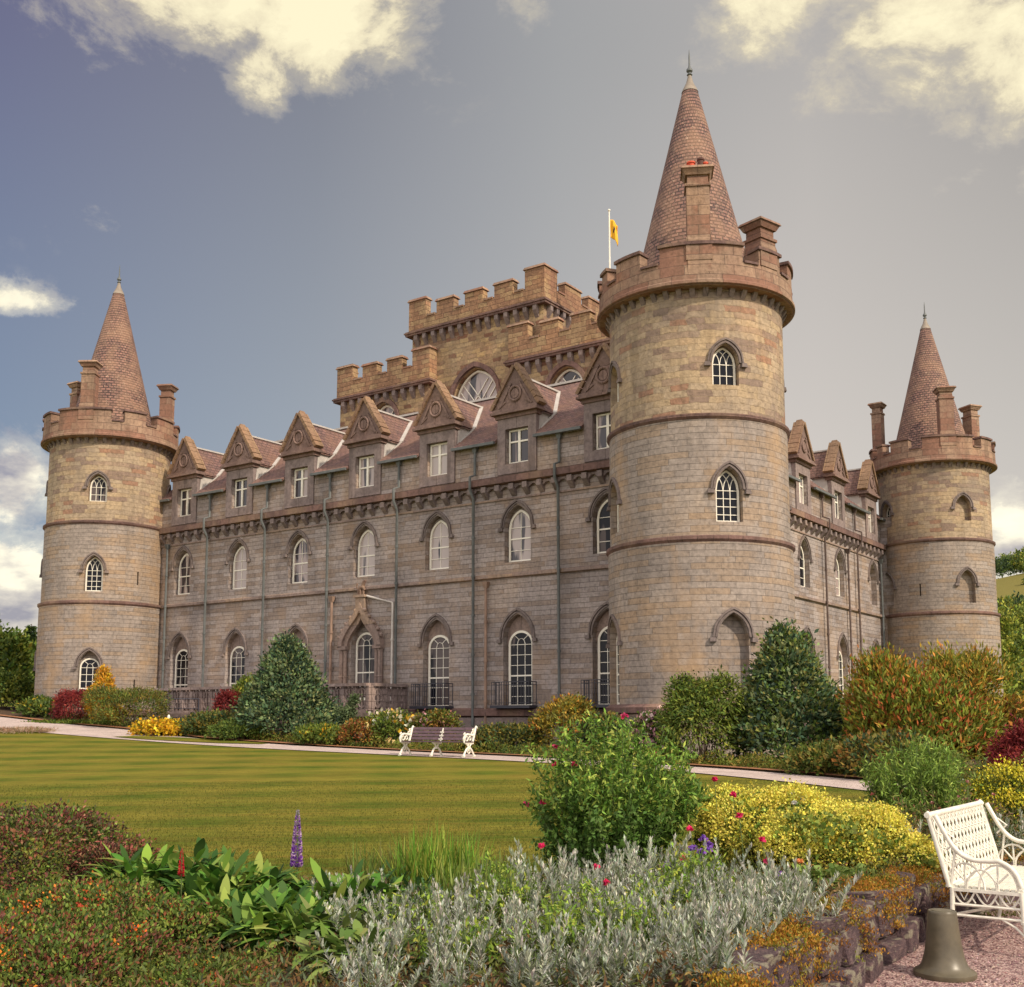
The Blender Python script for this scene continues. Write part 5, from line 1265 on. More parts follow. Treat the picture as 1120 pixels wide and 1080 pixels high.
for x in (0, LEN): mb.tube([(x, 0, zz), (x, DEP, zz)], .011, 6)
mb.tube([(0, 0, .30), (LEN, 0, .30)], .009, 6); mb.tube([(0, 0, zz), (LEN/2, DEP/2, zz), (0, DEP, zz)], .011, 6); mb.tube([(LEN, 0, zz), (LEN/2, DEP/2, zz), (LEN, DEP, zz)], .011, 6)
mb.tube([(0, -.02, .12), (0, .05, .19), (0, .14, zz)], .009, 6); mb.tube([(LEN, -.02, .12), (LEN, .05, .19), (LEN, .14, zz)], .009, 6)
spart('stretcher', mb)
mb = MB()
def scallop(fn, L, n, z0, z1):
    for k in range(n):
        a = L*k/n; b = L*(k+1)/n
        mb.tube([fn(a+(b-a)*t/8, z1-(z1-z0)*math.sin(PI*t/8)) for t in range(9)], .0075, 5); m_ = (a+b)/2
        mb.tube([fn(m_-(b-a)*.22, z1), fn(m_, z0+.03), fn(m_+(b-a)*.22, z1)], .006, 5)
        mb.tube([fn(a, z0+.01), fn(a+(b-a)*.16, z0+.05), fn(a, z1)], .006, 5)
scallop(lambda u, z: Vector((u, 0, z)), LEN, 7, .32, SH-.015); scallop(lambda u, z: Vector((0, u, z)), DEP, 3, .32, SH-.015); scallop(lambda u, z: Vector((LEN, u, z)), DEP, 3, .32, SH-.015)
for x in (0, LEN): mb.tube([(x, 0, .315), (x, DEP, .315)], .011, 6)
spart('apron', mb)

# bell shaped canister
cx_, cy_ = LD(2.765, 7.42)
can = tag(empty('canister', (cx_, cy_, .006)), 'olive brown bell shaped canister with flared foot beside the white seat', 'canister')
mb = MB(); mb.lathe([(.0, 0), (.190, 0), (.194, .014), (.192, .030), (.178, .040), (.160, .048), (.140, .075), (.122, .13), (.108, .21), (.098, .30), (.091, .375), (.086, .398)], 64, caps=False); obj('body', mb.mesh(uv=None, sharp=35), 'canister', can, local=True)
mb = MB(); mb.lathe([(.0, .405), (.060, .409), (.066, .404), (.074, .404), (.078, .408), (.085, .406), (.0885, .399), (.089, .382), (.086, .379)], 64, caps=False); obj('lid', mb.mesh(uv=None, sharp=35), 'canister', can, local=True)

# white post by the terrace, and its iron handrail
x, y, z = pos(184.5, Yw=-5.0); mb = MB(); mb.lathe([(.055, 0), (.055, .62), (.07, .64), (.06, .72), (.02, .78)], 12); o = obj('marker_post', mb.mesh(), 'white_paint', None, (x, y, z)); tag(o, 'short white post beside the golden azalea', 'post')
x0_, y0_, z0_ = pos(181, Yw=-2.4); r = tag(empty('handrail', (x0_, y0_, z0_)), 'black iron handrail of the steps left of the terrace', 'handrail')
mb = MB(); mb.tube([(0, 0, 0), (0, 0, 1.35)], .03, 6); mb.tube([(1.3, .9, 0), (1.3, .9, 1.35)], .03, 6); obj('upright', mb.mesh(), 'iron', r, local=True)
mb = MB(); mb.tube([(0, 0, 1.35), (1.3, .9, 1.35)], .03, 6); mb.tube([(0, 0, .9), (1.3, .9, .9)], .02, 6); mb.tube([(0, 0, .45), (1.3, .9, .45)], .02, 6); obj('rail', mb.mesh(), 'iron', r, local=True)

# ------------------------------------------------------------------ dry stone edge of the bed
m, nt, p = newmat('rock'); O = nd(nt, 'ShaderNodeTexCoord').outputs['Object']; oi = nd(nt, 'ShaderNodeObjectInfo')
n1 = noise(nt, O, 7, 8, .7); n2 = noise(nt, O, 22, 5, .7); n3 = noise(nt, O, 3, 3, .5)
col = ramp(nt, n1, [(.3, (.035, .020, .026)), (.5, (.095, .055, .062)), (.72, (.20, .125, .115))])
col = mix(nt, ramp(nt, n3, [(.55, 0.0), (.62, .8)]), col, (.30, .27, .19)); col = mix(nt, ramp(nt, n2, [(.62, 0.0), (.68, .8)]), col, (.48, .43, .30))
setin(nt, p, 'Base Color', col); p.inputs['Roughness'].default_value = .85; bump(nt, p, mth(nt, 'ADD', n1, mth(nt, 'MULTIPLY', n2, .4)), .9, .05)
wl = tag(empty('dry_stone_wall', (*LD(2.45, 7.85), 0)), 'low dry stone retaining wall of purple rocks along the flower bed', 'wall')
def rock(L, W, H, sd):
    rr = random.Random(sd); bm = bmesh.new()
    for i in range(8):                                             # a rough block: jittered corners plus a few knobs
        sx, sy, sz = (1 if i & 1 else -1), (1 if i & 2 else -1), (1 if i & 4 else -1)
        bm.verts.new((sx*rr.uniform(.36, .52), sy*rr.uniform(.34, .52), sz*rr.uniform(.34, .52)))
    for i in range(9): bm.verts.new(Vector((rr.uniform(-.5, .5), rr.uniform(-.5, .5), rr.uniform(-.5, .5))).normalized()*rr.uniform(.50, .60))
    r_ = bmesh.ops.convex_hull(bm, input=bm.verts[:]); bmesh.ops.delete(bm, geom=[g for g in r_['geom_interior'] if isinstance(g, bmesh.types.BMVert)], context='VERTS')
    bmesh.ops.bevel(bm, geom=bm.edges[:], offset=.035, segments=1, affect='EDGES')
    me = bpy.data.meshes.new('rock'); bm.to_mesh(me); bm.free(); return me
WP = np.array(WALL[0:]); s_ = np.r_[0, np.cumsum(np.hypot(*np.diff(WP, axis=0).T))]
def wallpt(t): return np.interp(t, s_, WP[:, 0]), np.interp(t, s_, WP[:, 1])
rockm = [rock(1, 1, 1, i) for i in range(10)]
for me in rockm: me.materials.append(MATS['rock'])
t = 2.2; ki = 0
for course, (zc, hh, jt) in enumerate(((.06, .24, 0), (.27, .22, .17), (.40, .12, .08))):
    t = 2.2+jt
    while t < s_[-1]-.6:
        L = rnd.uniform(.28, .62); la, de = wallpt(t+L/2); a2 = wallpt(t+L/2+.05); top_h = .44 if de < 8.8 else .36
        if zc+hh/2 <= top_h+.04:
            wx, wy = LD(la-.06*course*.6, de+.02*course); b2 = LD(*a2); b1 = LD(la, de); an = math.atan2(b2[1]-b1[1], b2[0]-b1[0])
            o = bpy.data.objects.new('stone', rockm[ki % 10]); COL.objects.link(o); o.parent = wl; o.location = Vector((wx, wy, zc+rnd.uniform(-.02, .02)))-wl.location
            o.rotation_euler = (rnd.uniform(-.12, .12)+(PI if ki % 3 == 0 else 0), rnd.uniform(-.10, .10), an+rnd.uniform(-.12, .12)+(PI if ki % 2 else 0)); o.scale = (L*1.04, rnd.uniform(.24, .34), hh*rnd.uniform(.92, 1.15)); ki += 1
        t += L
# moss and stonecrop over the wall top
def scat(name, label, ctg, n, fn, kind='stuff'):
    o = obj(name, build_quads(name, *fn(n)), 'foliage'); tag(o, label, ctg, kind=kind); return o
MOSS = [(.30, .12, .018), (.38, .17, .02), (.24, .10, .02), (.42, .24, .03), (.20, .17, .025), (.34, .20, .02), (.16, .17, .02)]
def moss(n):
    nc = n//40; t = NR.uniform(1.2, s_[-1]-.3, nc); la = np.interp(t, s_, WP[:, 0]); de = np.interp(t, s_, WP[:, 1])
    off = NR.normal(.03, .075, nc); bumpy = np.sin(t*3.1)+np.sin(t*5.7+1)
    keepm = (bumpy > -.3) | (NR.rand(nc) < .12); la, de, off, t = la[keepm], de[keepm], off[keepm], t[keepm]; nc = len(t)
    z = np.where(off < .02, .43+(off-.02)*2.0*NR.rand(nc), .44)+NR.normal(0, .02, nc)-(de > 8.8)*.07
    ci = np.repeat(np.arange(nc), 40); m_ = len(ci); pc = NR.randint(0, len(MOSS), nc)
    L2 = la[ci]-off[ci]*.85+NR.normal(0, .035, m_); D2 = de[ci]+off[ci]*.6+NR.normal(0, .035, m_); z2 = z[ci]+np.abs(NR.normal(0, .025, m_))-.01
    wx, wy = LD(L2, D2); P = np.stack([wx, wy, z2], -1); return diamonds(P, rdir(m_, 0)+np.array([0, 0, .4]), rdir(m_, 0), .022, .009, colors(m_, MOSS, .2, pc[ci]))
scat('moss', 'orange brown moss and stonecrop spilling over the dry stone wall', 'moss', 90000, moss)
# loose pebbles of the gravel terrace
def pebbles():
    n = 15000; la = NR.uniform(1.0, 6.5, n); de = NR.uniform(6.4, 10.6, n); edge = np.interp(de, WP[:, 1], WP[:, 0]); k = la > edge+.12; la, de = la[k], de[k]; n = len(la)
    wx, wy = LD(la, de); r_ = NR.uniform(.0045, .0105, n); base = np.array([[1, 0, 0], [0, 1, 0], [-1, 0, 0], [0, -1, 0], [0, 0, .75]]); rot = NR.rand(n)*6.28
    V = np.zeros((n, 5, 3)); c, s = np.cos(rot), np.sin(rot)
    for i in range(5):
        bx_, by_, bz2 = base[i]*(1+NR.normal(0, .25)); V[:, i, 0] = wx+(bx_*c-by_*s)*r_; V[:, i, 1] = wy+(bx_*s+by_*c)*r_; V[:, i, 2] = .006+bz2*r_*1.1
    b = (np.arange(n)*5)[:, None]; me = bpy.data.meshes.new('pebbles')
    F = np.concatenate([np.concatenate([b+i, b+(i+1) % 4, b+4], 1) for i in range(4)], 0)
    me.from_pydata(V.reshape(-1, 3).tolist(), [], F.tolist()); a = me.color_attributes.new('Col', 'FLOAT_COLOR', 'POINT')
    C = np.ones((n, 5, 4), np.float32); C[..., :3] = colors(n, [(.16, .085, .085), (.33, .20, .185), (.52, .38, .34), (.24, .14, .135), (.42, .29, .26)], .2)[:, None, :]; a.data.foreach_set('color', C.ravel()); return me
o = obj('pebbles', pebbles(), 'foliage'); tag(o, 'loose pinkish pebbles of the gravel around the white seat', 'gravel', kind='stuff')

# ------------------------------------------------------------------ planting of the near bed
def bpos(px, D): x, y, _ = pos(px, D=D); lat = (px-560)/FPX*D; return x, y, float(bz(np.array(lat), np.array(D)))
def thing(name, label, ctg, px, D, group=None, rz=0): x, y, z = bpos(px, D); return tag(empty(name, (x, y, z-.01), rz), label, ctg, group)
def mound(name, label, ctg, px, D, wpx, top, pal, leaf, n, **kw):
    x, y, z = bpos(px, D); W = wpx*D/FPX; H = zat(top, D)-z; r = tag(empty(name, (x, y, z-.02)), label, ctg, kw.pop('group', None)); fl = kw.pop('fl', None)
    q, Ls = crown(W, H, n, pal, leaf, kw.pop('style', 'dome'), seed=px, **kw); obj('foliage', build_quads('f', *q), 'foliage', r, local=True); obj('stems', stems_mesh(Ls, H, 12, .009, .05), 'wood_bark', r, local=True)
    if fl:
        pal2, lf2, n2, st2 = fl; q, _ = crown(W*1.04, H*1.08, n2, pal2, lf2, st2, seed=px, shell=.10, k=22, csz=3.0, asp=.8, lobes=kw.get('lobes', 9), depth_=kw.get('depth_')); obj('flowers', build_quads('f', *q), 'foliage', r, local=True)
    return r
DKG = [(.085, .135, .022), (.13, .19, .030), (.05, .08, .018), (.20, .24, .04), (.20, .07, .035), (.10, .15, .025)]
REDG = [(.17, .055, .042), (.08, .075, .028), (.24, .07, .055), (.11, .115, .035), (.30, .15, .09), (.07, .04, .03)]
mound('azalea', 'dark red leaved azalea mound at the left edge, behind the front one', 'azalea', 20, 9.6, 250, 876, REDG+DKG, .036, 46000, lobes=16, csz=2.0)
mound('azalea', 'front left azalea mound dotted with small orange blossoms', 'azalea', 85, 7.5, 350, 962, DKG, .030, 70000, lobes=22, style='flat', depth_=2.0, csz=2.0, fl=([(.50, .09, .015), (.60, .20, .03), (.38, .05, .02)], .019, 2600, 'flat'))
mound('azalea', 'lowest azalea cushion in the bottom left corner', 'azalea', 10, 6.5, 380, 992, DKG+REDG[:1], .028, 55000, lobes=18, style='flat', depth_=1.6, csz=2.0, fl=([(.62, .11, .015), (.70, .22, .03)], .018, 1800, 'flat'))
mound('azalea', 'azalea cushion at the bottom edge beside the broad leaved plants', 'azalea', 225, 6.5, 200, 1040, DKG, .028, 34000, lobes=14, style='flat', depth_=1.2, csz=2.0, fl=([(.62, .11, .015), (.70, .22, .03)], .020, 500, 'flat'))
mound('azalea', 'small reddish azalea tuft where the lawn meets the broad leaved plants', 'azalea', 112, 9.3, 70, 915, REDG, .026, 9000, lobes=8)
# broad leaved clumps
BRD = [(.07, .17, .022), (.11, .23, .03), (.17, .28, .04), (.045, .11, .02), (.24, .30, .06)]
def broad(label, px, D, hh, n, spread, L0=.27, W0=.068, pal=BRD, name='broad_leaved_plant'):
    r = thing(name, label, 'leafy plant', px, D); a = NR.rand(n)*2*PI; rad = spread*np.sqrt(NR.rand(n)); P = np.stack([rad*np.cos(a), rad*np.sin(a), hh*NR.rand(n)**.8*(1-.35*rad/spread)], -1)
    el = NR.uniform(.15, 1.25, n); a2 = a+NR.normal(0, .9, n); Dv = np.stack([np.cos(a2)*np.cos(el), np.sin(a2)*np.cos(el), np.sin(el)], -1)
    L = L0*NR.uniform(.6, 1.2, n); obj('foliage', build_quads('f', *blades(P, Dv, L, L*W0/L0*NR.uniform(.8, 1.2, n), NR.uniform(.1, .7, n), colors(n, pal, .2), 5)), 'foliage', r, local=True)
    mb = MB()
    for k in range(14): q = P[k]; mb.tube([(q[0]*.5, q[1]*.5, -.02), (q[0]*.8, q[1]*.8, q[2]*.6), tuple(q)], .006, 5)
    obj('stems', mb.mesh(uv=None), 'wood_bark', r, local=True); return r
broad('bright green broad leaved plant left of the red flower spike', 160, 8.9, .46, 300, .30)
broad('bright green broad leaved plant behind the red flower spike', 215, 9.0, .44, 320, .32)
broad('bright green broad leaved plant below the lupin', 290, 8.6, .36, 280, .30)
broad('broad leaved plant at the left of the silver foliage', 330, 7.9, .26, 260, .33, L0=.22)
broad('pale green broad leaved plant at the bottom beside the silver foliage', 372, 7.2, .22, 180, .28, L0=.22, pal=[(.14, .20, .05), (.20, .24, .07), (.09, .15, .03)])
broad('broad leaved plant spreading towards the bottom edge', 318, 7.3, .24, 300, .32)
broad('broad leaved plant above the azalea cushion', 268, 7.6, .26, 280, .30)
broad('broad leaved plant nearest the grassy blades', 385, 8.3, .30, 260, .30)
broad('pale broad leaved plant at the bottom edge', 395, 6.5, .20, 220, .28, L0=.2, pal=[(.16, .23, .05), (.22, .27, .08), (.11, .18, .035)])
broad('broad leaved plant in the middle of the left clump', 250, 8.4, .40, 300, .32)
def spike(name, label, ctg, px, D, h, L, r0, pal, n=260, red=False):
    r = thing(name, label, ctg, px, D); n = int(n*1.3); mb = MB(); mb.tube([(0, 0, 0), (.01, 0, h*.5), (0, 0, h)], [.006, .005, .003], 6); obj('stem', mb.mesh(uv=None), 'stem_green', r, local=True)
    t = NR.rand(n); row = np.clip(np.floor(t*22)/22+NR.normal(0, .012, n), 0, 1); a = NR.rand(n)*2*PI; rr = r0*(1-row**2.2*.93); P = np.stack([rr*np.cos(a)*.5, rr*np.sin(a)*.5, h-L+L*row], -1); Dv = np.stack([np.cos(a), np.sin(a), a*0+.5], -1)
    C = colors(n, pal, .15); C = np.where((row > .88)[:, None], np.array([.35, .30, .36]), C)if not red else C
    obj('flower_head', build_quads('f', *diamonds(P, Dv, rdir(n), r0*.8*(1.1-.75*row), r0*.55*(1.1-.75*row), C)), 'foliage', r, local=True); return r
plain('stem_green', (.09, .13, .04), .7, .3)
spike('lupin', 'tall purple and white lupin spike standing above the lawn edge', 'lupin', 328, 8.9, 1.63-(885-787.2)*8.9/FPX-.14, .44, .041, [(.24, .07, .42), (.32, .12, .50), (.66, .50, .62), (.16, .05, .34), (.60, .40, .60)], 620)
spike('red_flower_spike', 'slender bright red flower spike among the broad leaves', 'flower', 204, 8.3, 1.63-(928-787.2)*8.3/FPX-.12, .20, .022, [(.62, .02, .04), (.5, .02, .05)], 220, True)
# grassy blades
def tuft(name, label, px, D, h, n, spread, pal, W=.010, lean=.25):
    r = thing(name, label, 'grass', px, D); a = NR.rand(n)*2*PI; rad = spread*np.sqrt(NR.rand(n)); P = np.stack([rad*np.cos(a), rad*np.sin(a), a*0], -1)
    Dv = np.stack([NR.normal(0, lean, n), NR.normal(0, lean, n), np.ones(n)], -1); obj('foliage', build_quads('f', *blades(P, Dv, h*NR.uniform(.55, 1.1, n), W, NR.uniform(0, .25, n), colors(n, pal, .2), 4)), 'foliage', r, local=True); return r
tuft('iris_clump', 'clump of upright grassy blades rising above the silver foliage at the lawn edge', 478, 9.6, .62, 420, .38, [(.12, .24, .025), (.18, .30, .035), (.28, .32, .05)], W=.013)
tuft('iris_clump', 'low grassy blades in the middle of the silver foliage', 520, 8.6, .45, 260, .30, [(.12, .18, .03), (.18, .22, .05)], W=.012)
tuft('iris_clump', 'smaller tuft of grassy blades left of the upright clump', 415, 9.6, .50, 220, .26, [(.12, .19, .03), (.16, .17, .04)])
tuft('iris_clump', 'grassy blades directly left of the tall leafy bush', 545, 9.8, .40, 110, .22, [(.12, .14, .04), (.20, .17, .05)])
broad('dark green whorled spurge at the lawn edge', 432, 8.9, .36, 120, .14, L0=.12, W0=.02, pal=[(.03, .08, .02), (.05, .11, .03)], name='spurge')
broad('dark green whorled spurge among the silver foliage', 462, 8.1, .34, 120, .13, L0=.12, W0=.022, pal=[(.03, .08, .02), (.05, .11, .03)], name='spurge')
# silver foliage
def silver_mesh(ns, h, spread, sd):
    parts = []
    for i in range(ns):
        a = NR.rand()*2*PI; rad = spread*math.sqrt(NR.rand()); bx0, by0 = rad*math.cos(a), rad*math.sin(a); hh = h*NR.uniform(.45, 1.12); lx, ly = NR.normal(0, .30)+bx0*.5, NR.normal(0, .30)+by0*.5
        n = 64; t = np.sort(NR.uniform(.15, 1.0, n)); an = np.arange(n)*2.4; P = np.stack([bx0+lx*hh*t**1.5, by0+ly*hh*t**1.5, hh*t], -1)
        Dv = np.stack([np.cos(an)*(1.1-.75*t), np.sin(an)*(1.1-.75*t), .35+t*.9], -1)+NR.normal(0, .12, (n, 3)); L = .096*(1.1-.5*t)*NR.uniform(.8, 1.2, n)
        tone = NR.uniform(.8, 1.15); parts.append(blades(P, Dv, L, .0165, NR.uniform(0, .4, n), colors(n, SIL, .12)*tone, 2))
    return build_quads('silver', *cat(*parts))
SM = [silver_mesh(11, .46, .26, i) for i in range(6)]
for me in SM: me.materials.append(MATS['foliage'])
stem_me = []
mb = MB()
for k in range(10): a = k*.63*2; mb.tube([(.05*math.cos(a), .05*math.sin(a), 0), (.16*math.cos(a), .16*math.sin(a), .36)], .004, 4)
STM = mb.mesh(uv=None); STM.materials.append(MATS['stem_green'])
sil = []
for D in np.arange(5.5, 10.4, .36):
    lo, hi = 352, 880
    if D > 8.6: lo = 580
    if D > 9.2: lo, hi = 640, 700
    if D > 8.4: hi = min(hi, 800)
    if D < 7.0: lo = 410
    px = lo + rnd.uniform(0, 30)
    while px < hi:
        lat = (px-560)/FPX*D; wl_lat = np.interp(D, WP[:, 1], WP[:, 0])
        if lat < wl_lat-.08: sil.append((px, D+rnd.uniform(-.12, .12)))
        px += rnd.uniform(.26, .46)*FPX/D
sil += [(700, 5.75), (760, 6.05), (800, 6.3), (735, 6.35), (845, 6.75), (790, 6.9), (660, 5.6), (620, 5.5), (860, 7.6), (842, 7.2), (866, 8.0), (1000, 10.8), (985, 11.3), (1085, 11.2), (1108, 11.6), (1070, 11.8), (1125, 11.0), (1016, 11.4)]
for i, (px, D) in enumerate(sil):
    x, y, z = bpos(px, D); r = empty('silver_artemisia', (x, y, z-.02), rnd.uniform(0, 6.28)); s = rnd.uniform(.62, 1.10)*(.95 if D > 8.5 else .74); r.scale = (s, s, s*(rnd.uniform(.9, 1.15)))
    tag(r, 'silver grey leaved artemisia in the flower bed', 'silver plant', 'silver artemisia plants of the front bed')
    o = bpy.data.objects.new('foliage', SM[i % 6]); COL.objects.link(o); o.parent = r
    o = bpy.data.objects.new('stems', STM); COL.objects.link(o); o.parent = r
# tall leafy bush with pink roses
def leafy(name, label, ctg, px, D, H, W, ns, nl, pal, leaf, asp=.42, lean=.5, group=None, base=.25, fl=None):
    r = thing(name, label, ctg, px, D, group); parts = []; mb = MB(); tips = []
    for i in range(ns):
        a = NR.rand()*2*PI; b0 = base*math.sqrt(NR.rand()); ex = W*.5*math.sqrt(NR.rand()); h = H*NR.uniform(.5, 1.0)*(1-.28*(ex/(W*.5))**2)
        p0 = np.array([b0*math.cos(a), b0*math.sin(a), 0]); p2 = np.array([ex*math.cos(a), ex*math.sin(a), h]); p1 = (p0+p2)/2+np.array([0, 0, h*.12])
        t = NR.uniform(.12, 1.0, nl)[:, None]; P = p0*(1-t)**2+2*p1*t*(1-t)+p2*t*t; dv = rdir(nl)+np.array([0, 0, .25]); P = P+rdir(nl)*leaf*.8
        parts.append(diamonds(P, dv, rdir(nl, 0)+np.array([0, 0, .6]), leaf*NR.uniform(.6, 1.2, nl), leaf*asp*NR.uniform(.8, 1.1, nl), colors(nl, pal, .2)*NR.uniform(.8, 1.2)))
        mb.tube([tuple(p0), tuple(p1*.5+(p0+p2)*.25), tuple(p2)], [.008, .006, .003], 5); tips.append(p2)
    obj('foliage', build_quads('f', *cat(*parts)), 'foliage', r, local=True); obj('stems', mb.mesh(uv=None), 'stem_green', r, local=True)
    if fl:
        pal2, k, sz = fl; parts = []
        for i in range(k):
            c = tips[NR.randint(len(tips))]+np.array([0, 0, .01]); m_ = 16; parts.append(diamonds(np.repeat(c[None], m_, 0)+rdir(m_)*sz*.25, rdir(m_, 0), rdir(m_), sz*.7, sz*.6, colors(m_, pal2, .12)))
        obj('flowers', build_quads('f', *cat(*parts)), 'foliage', r, local=True)
    return r
ROSE = [(.16, .29, .04), (.22, .35, .055), (.11, .21, .03), (.32, .38, .07), (.07, .14, .022)]
PINK = [(.62, .04, .16), (.70, .08, .22), (.5, .02, .10)]
for i, (px, D, sp, hh) in enumerate(((452, 7.4, .24, .30), (560, 7.9, .26, .34), (640, 7.3, .26, .30), (720, 7.8, .24, .32), (600, 6.4, .24, .26), (500, 6.3, .22, .24), (760, 8.5, .26, .36), (690, 6.5, .22, .24), (540, 9.2, .24, .34))):
    lbs = ['left of the centre', 'in the centre', 'below the tall rose bush', 'below the violet flowers', 'near the bottom edge in the centre', 'near the bottom edge left of centre', 'left of the alchemilla', 'near the bottom edge right of centre', 'at the lawn edge']
    leafy('green_perennial', 'light green herb growing through the silver foliage, '+lbs[i], 'perennial', px, D, hh+.10, sp*2.2, 28, 36, [(.17, .29, .035), (.25, .36, .045), (.12, .20, .025), (.33, .38, .06)], .05, asp=.35, base=.2)
leafy('rose_bush', 'tall light green rose bush with a few pink blooms rising above the flower bed', 'rose bush', 672, 10.6, 1.70, 1.75, 130, 190, ROSE, .070, asp=.34, fl=(PINK, 7, .05), base=.3)
leafy('rose_bush', 'lower dark green rose growth at the foot of the tall rose bush', 'rose bush', 660, 10.2, .95, 1.25, 60, 130, [(.07, .14, .025), (.10, .19, .035), (.13, .22, .045)], .060, asp=.5, base=.35)
leafy('leafy_perennial', 'tall thin leaved green perennial behind the yellow mound near the red maple', 'perennial', 1000, 12.8, 1.52, 1.2, 150, 160, [(.20, .30, .05), (.26, .36, .07), (.15, .24, .04)], .085, asp=.2, base=.3)
leafy('leafy_perennial', 'green perennial to the left behind the white seat', 'perennial', 968, 12.2, .85, 1.2, 90, 90, [(.10, .15, .03), (.16, .17, .035), (.26, .14, .07)], .06, asp=.2, base=.3, fl=([(.42, .12, .10)], 12, .03))
leafy('leafy_perennial', 'pink tinged perennial directly behind the white seat', 'perennial', 1040, 12.2, .95, 1.3, 100, 90, [(.12, .13, .04), (.20, .13, .06), (.30, .14, .09), (.10, .13, .03)], .055, asp=.2, base=.35, fl=([(.40, .10, .10), (.55, .30, .26)], 16, .03))
leafy('leafy_perennial', 'green perennial at the right edge above the white seat', 'perennial', 1118, 13.4, 1.15, 1.0, 90, 90, ROSE+OLIVE, .08, asp=.2, base=.3)
leafy('leafy_perennial', 'bushy green perennial between the tall one and the right edge', 'perennial', 1058, 14.6, 1.25, 1.6, 110, 100, MIDG+OLIVE, .08, asp=.25, base=.35)
leafy('leafy_perennial', 'wispy green and white perennial in front of the orange bush', 'perennial', 1046, 13.9, 1.15, 1.0, 45, 60, [(.14, .17, .06), (.2, .22, .08)], .07, asp=.2, base=.35, fl=([(.6, .58, .5)], 24, .025))
mound('alchemilla', 'small yellow flowering mound at the right edge behind the white seat', 'yellow flowering plant', 1092, 12.9, 90, 838, [(.14, .17, .03)], .035, 9000, lobes=9, fl=([(.60, .52, .03), (.50, .45, .03), (.66, .58, .05)], .026, 9000, 'dome'))
for lb, px, D, wpx, top in (('largest frothy yellow alchemilla mound left of the white seat', 905, 9.9, 150, 880), ('yellow alchemilla mound beside the tall rose bush', 826, 10.6, 130, 862), ('yellow alchemilla mound nearest the dry stone wall', 958, 9.9, 110, 908)):
    mound('alchemilla', lb, 'yellow flowering plant', px, D, wpx, top, [(.12, .19, .03), (.18, .24, .04), (.24, .27, .05)], .040, 8000, lobes=14, asp=.9, csz=1.4, fl=([(.74, .64, .09), (.64, .58, .08), (.80, .70, .14), (.50, .50, .08), (.82, .66, .12)], .022, 46000, 'dome'))
broad('large rounded pale leaves below the alchemilla on the wall', 905, 9.0, .14, 150, .34, L0=.11, W0=.09, pal=[(.16, .24, .05), (.22, .28, .07), (.10, .17, .03)])
broad('lime leaved plant between silver foliage and the wall', 820, 8.0, .14, 200, .30, L0=.08, W0=.06, pal=[(.22, .26, .05), (.28, .30, .06), (.15, .18, .03)])
# single bright flowers on thin stems
def flower(px, py, D, pal, sz, label, grp, name='pink_flower', k=26):
    x, y, z = bpos(px, D); h = zat(py, D)-z
    if h < .08: h = .08
    r = tag(empty(name, (x, y, z)), label, 'flower', grp); mb = MB(); mb.tube([(.03, .02, 0), (.02, 0, h*.6), (0, 0, h)], .0035, 5); obj('stem', mb.mesh(uv=None), 'stem_green', r, local=True)
    c = np.array([[0, 0, h]]); obj('bloom', build_quads('b', *diamonds(np.repeat(c, k, 0)+rdir(k)*sz*.2, rdir(k, -.2), rdir(k), sz*.62, sz*.5, colors(k, pal, .14))), 'foliage', r, local=True)
MAG = [(.62, .02, .10), (.70, .04, .16)]; VIO = [(.20, .07, .42), (.28, .12, .5)]
for px, py, D in ((753, 904, 9.4), (745, 935, 8.9), (650, 945, 9.0), (830, 916, 9.0), (836, 938, 8.6), (780, 852, 10.2), (547, 967, 8.7), (806, 890, 9.7), (800, 868, 10.2), (661, 961, 8.4), (592, 922, 9.6), (594, 876, 10.2), (627, 836, 10.4), (607, 836, 10.5)):
    flower(px, py, D, MAG, .055, 'magenta rose campion flower on a thin stem', 'magenta flowers among the silver foliage')
for px, py, D in ((767, 915, 9.3), (755, 925, 9.1), (764, 929, 9.0), (773, 926, 9.1), (848, 953, 8.7), (728, 943, 8.8), (772, 921, 9.2)):
    flower(px, py, D, VIO, .06, 'violet blue cranesbill flower above the silver foliage', 'violet flowers of the front bed', 'violet_flower')
for px, py, D in ((865, 866, 10.4), (874, 872, 10.3), (866, 877, 10.2), (873, 869, 10.5)):
    flower(px, py, D, [(.75, .74, .72)], .05, 'small white flower above the yellow alchemilla', 'white flowers above the alchemilla', 'white_flower')
for px, py, D in ((525, 1046, 7.0), (462, 1030, 7.3), (518, 1058, 6.9), (870, 938, 8.9)):
    flower(px, py, D, [(.75, .20, .10), (.8, .35, .12)], .045, 'salmon orange poppy low among the silver foliage', 'orange flowers of the front bed', 'orange_flower')
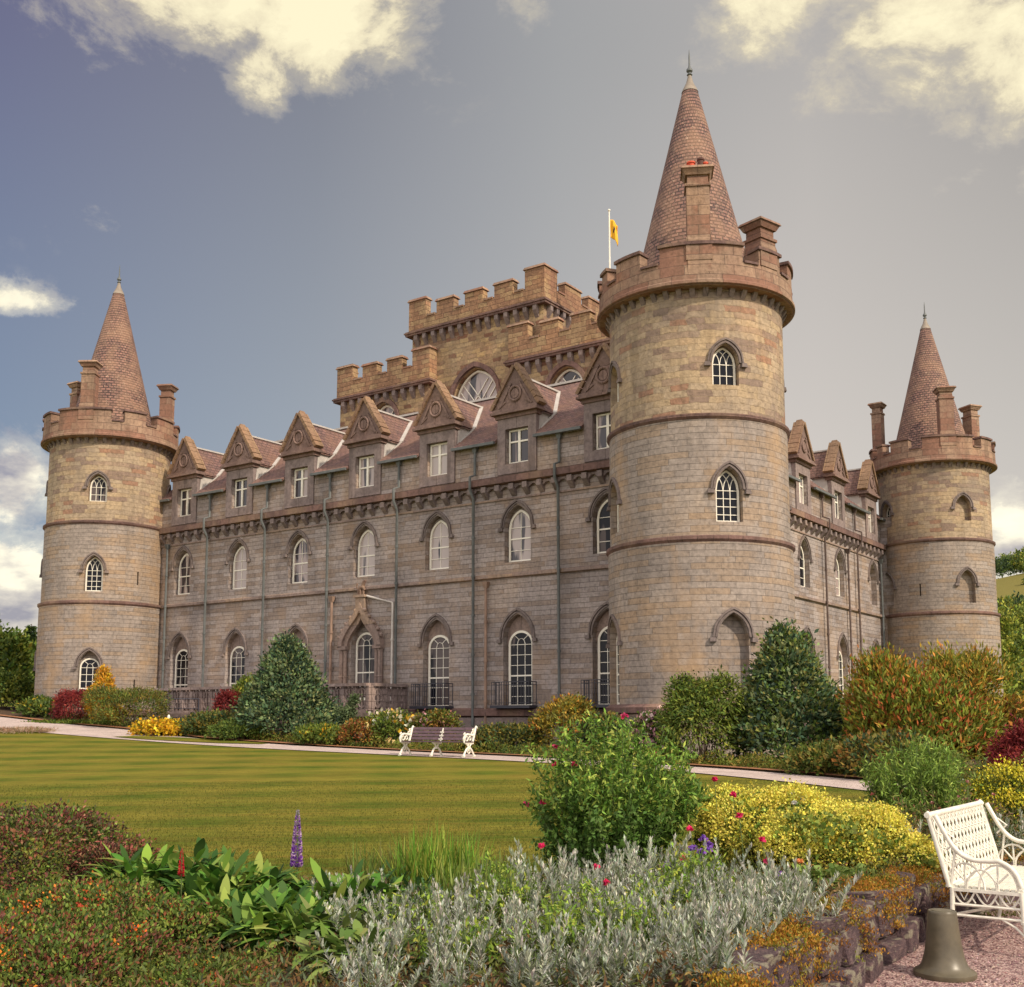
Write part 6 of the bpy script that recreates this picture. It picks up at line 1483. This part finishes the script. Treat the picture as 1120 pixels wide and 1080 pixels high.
# mixed low ground cover between the plants, and the grass of the lawn itself
def cover(n):
    la = NR.uniform(-6.5, 6.5, n); de = NR.uniform(5.2, 13.2, n); e = np.interp(de, WP[:, 1], WP[:, 0]); k = (la < e-.15) & (la > -.62*de) & (la < .6*de) & (de < 10.9+.35*np.maximum(la, 0)); la, de = la[k], de[k]; n = len(la)
    cl = (np.sin(la*3.3+de*1.7)+np.sin(de*4.1-la*2.3)+NR.normal(0, .5, n)); x, y = LD(la, de); z = bz(la, de)
    pal = [(.08, .11, .025), (.13, .15, .03), (.18, .10, .04), (.10, .13, .06), (.22, .15, .05)]; ki = np.clip(((cl+2.2)/4.4*5).astype(int), 0, 4)
    P = np.stack([x, y, z+NR.rand(n)**2*(.14+.40*sstep((la-1.8)/1.2)*sstep((de-10.2)/1.0))], -1); return diamonds(P, rdir(n)+np.array([0, 0, .7]), rdir(n), .05*NR.uniform(.5, 1.2, n), .014, colors(n, pal, .25, ki))
scat('ground_cover', 'mixed low green and brown ground cover filling the flower bed', 'ground cover', 150000, cover)
def border(n):
    be = np.array(back_edge); i_ = NR.randint(1, len(be)-2, n); t = NR.rand(n); x = be[i_, 0]*(1-t)+be[i_+1, 0]*t; y0_ = be[i_, 1]*(1-t)+be[i_+1, 1]*t; y = y0_+.55+np.abs(NR.normal(0, 1.5, n))
    k = (x > -34) & (x < 16) & (y < 1.2); x, y = x[k], y[k]; n = len(x); cl = np.sin(x*1.9)+np.sin(y*2.7+x*.8)+NR.normal(0, .4, n)
    pal = [(.07, .11, .02), (.12, .16, .025), (.20, .17, .03), (.10, .14, .02), (.26, .20, .04), (.16, .20, .03)]; ki = np.clip(((cl+2)/4*6).astype(int), 0, 5)
    P = np.stack([x, y, G(x, y)+.03+NR.rand(n)**1.5*(.16+.22*np.abs(np.sin(x*2.3+y)))], -1); return diamonds(P, rdir(n)+np.array([0, 0, .6]), rdir(n), .10*NR.uniform(.5, 1.3, n), .04, colors(n, pal, .22, ki))
scat('border_planting', 'low mixed green planting filling the border between the shrubs along the castle', 'ground cover', 52000, border)
def blades_lawn(n):
    la = NR.uniform(-1, 1, n); de = 9.6+NR.rand(n)**1.5*17; la = la*.75*de; x, y = LD(la, de); k = np.ones(n, bool); z = G(x, y)
    d2 = NR.normal(0, .5, (n, 3)); d2[:, 2] = 1; s = NR.rand(n)
    pal = np.array([(.060, .085, .009), (.15, .135, .02)]); C = pal[0]*(1-s[:, None])+pal[1]*s[:, None]; C = C*NR.uniform(.7, 1.3, (n, 1))
    return diamonds(np.stack([x, y, z-.01], -1), d2, rdir(n), .036*NR.uniform(.6, 1.2, n), .008, C)
scat('grass_blades', 'short mown grass blades of the lawn', 'grass', 230000, blades_lawn)
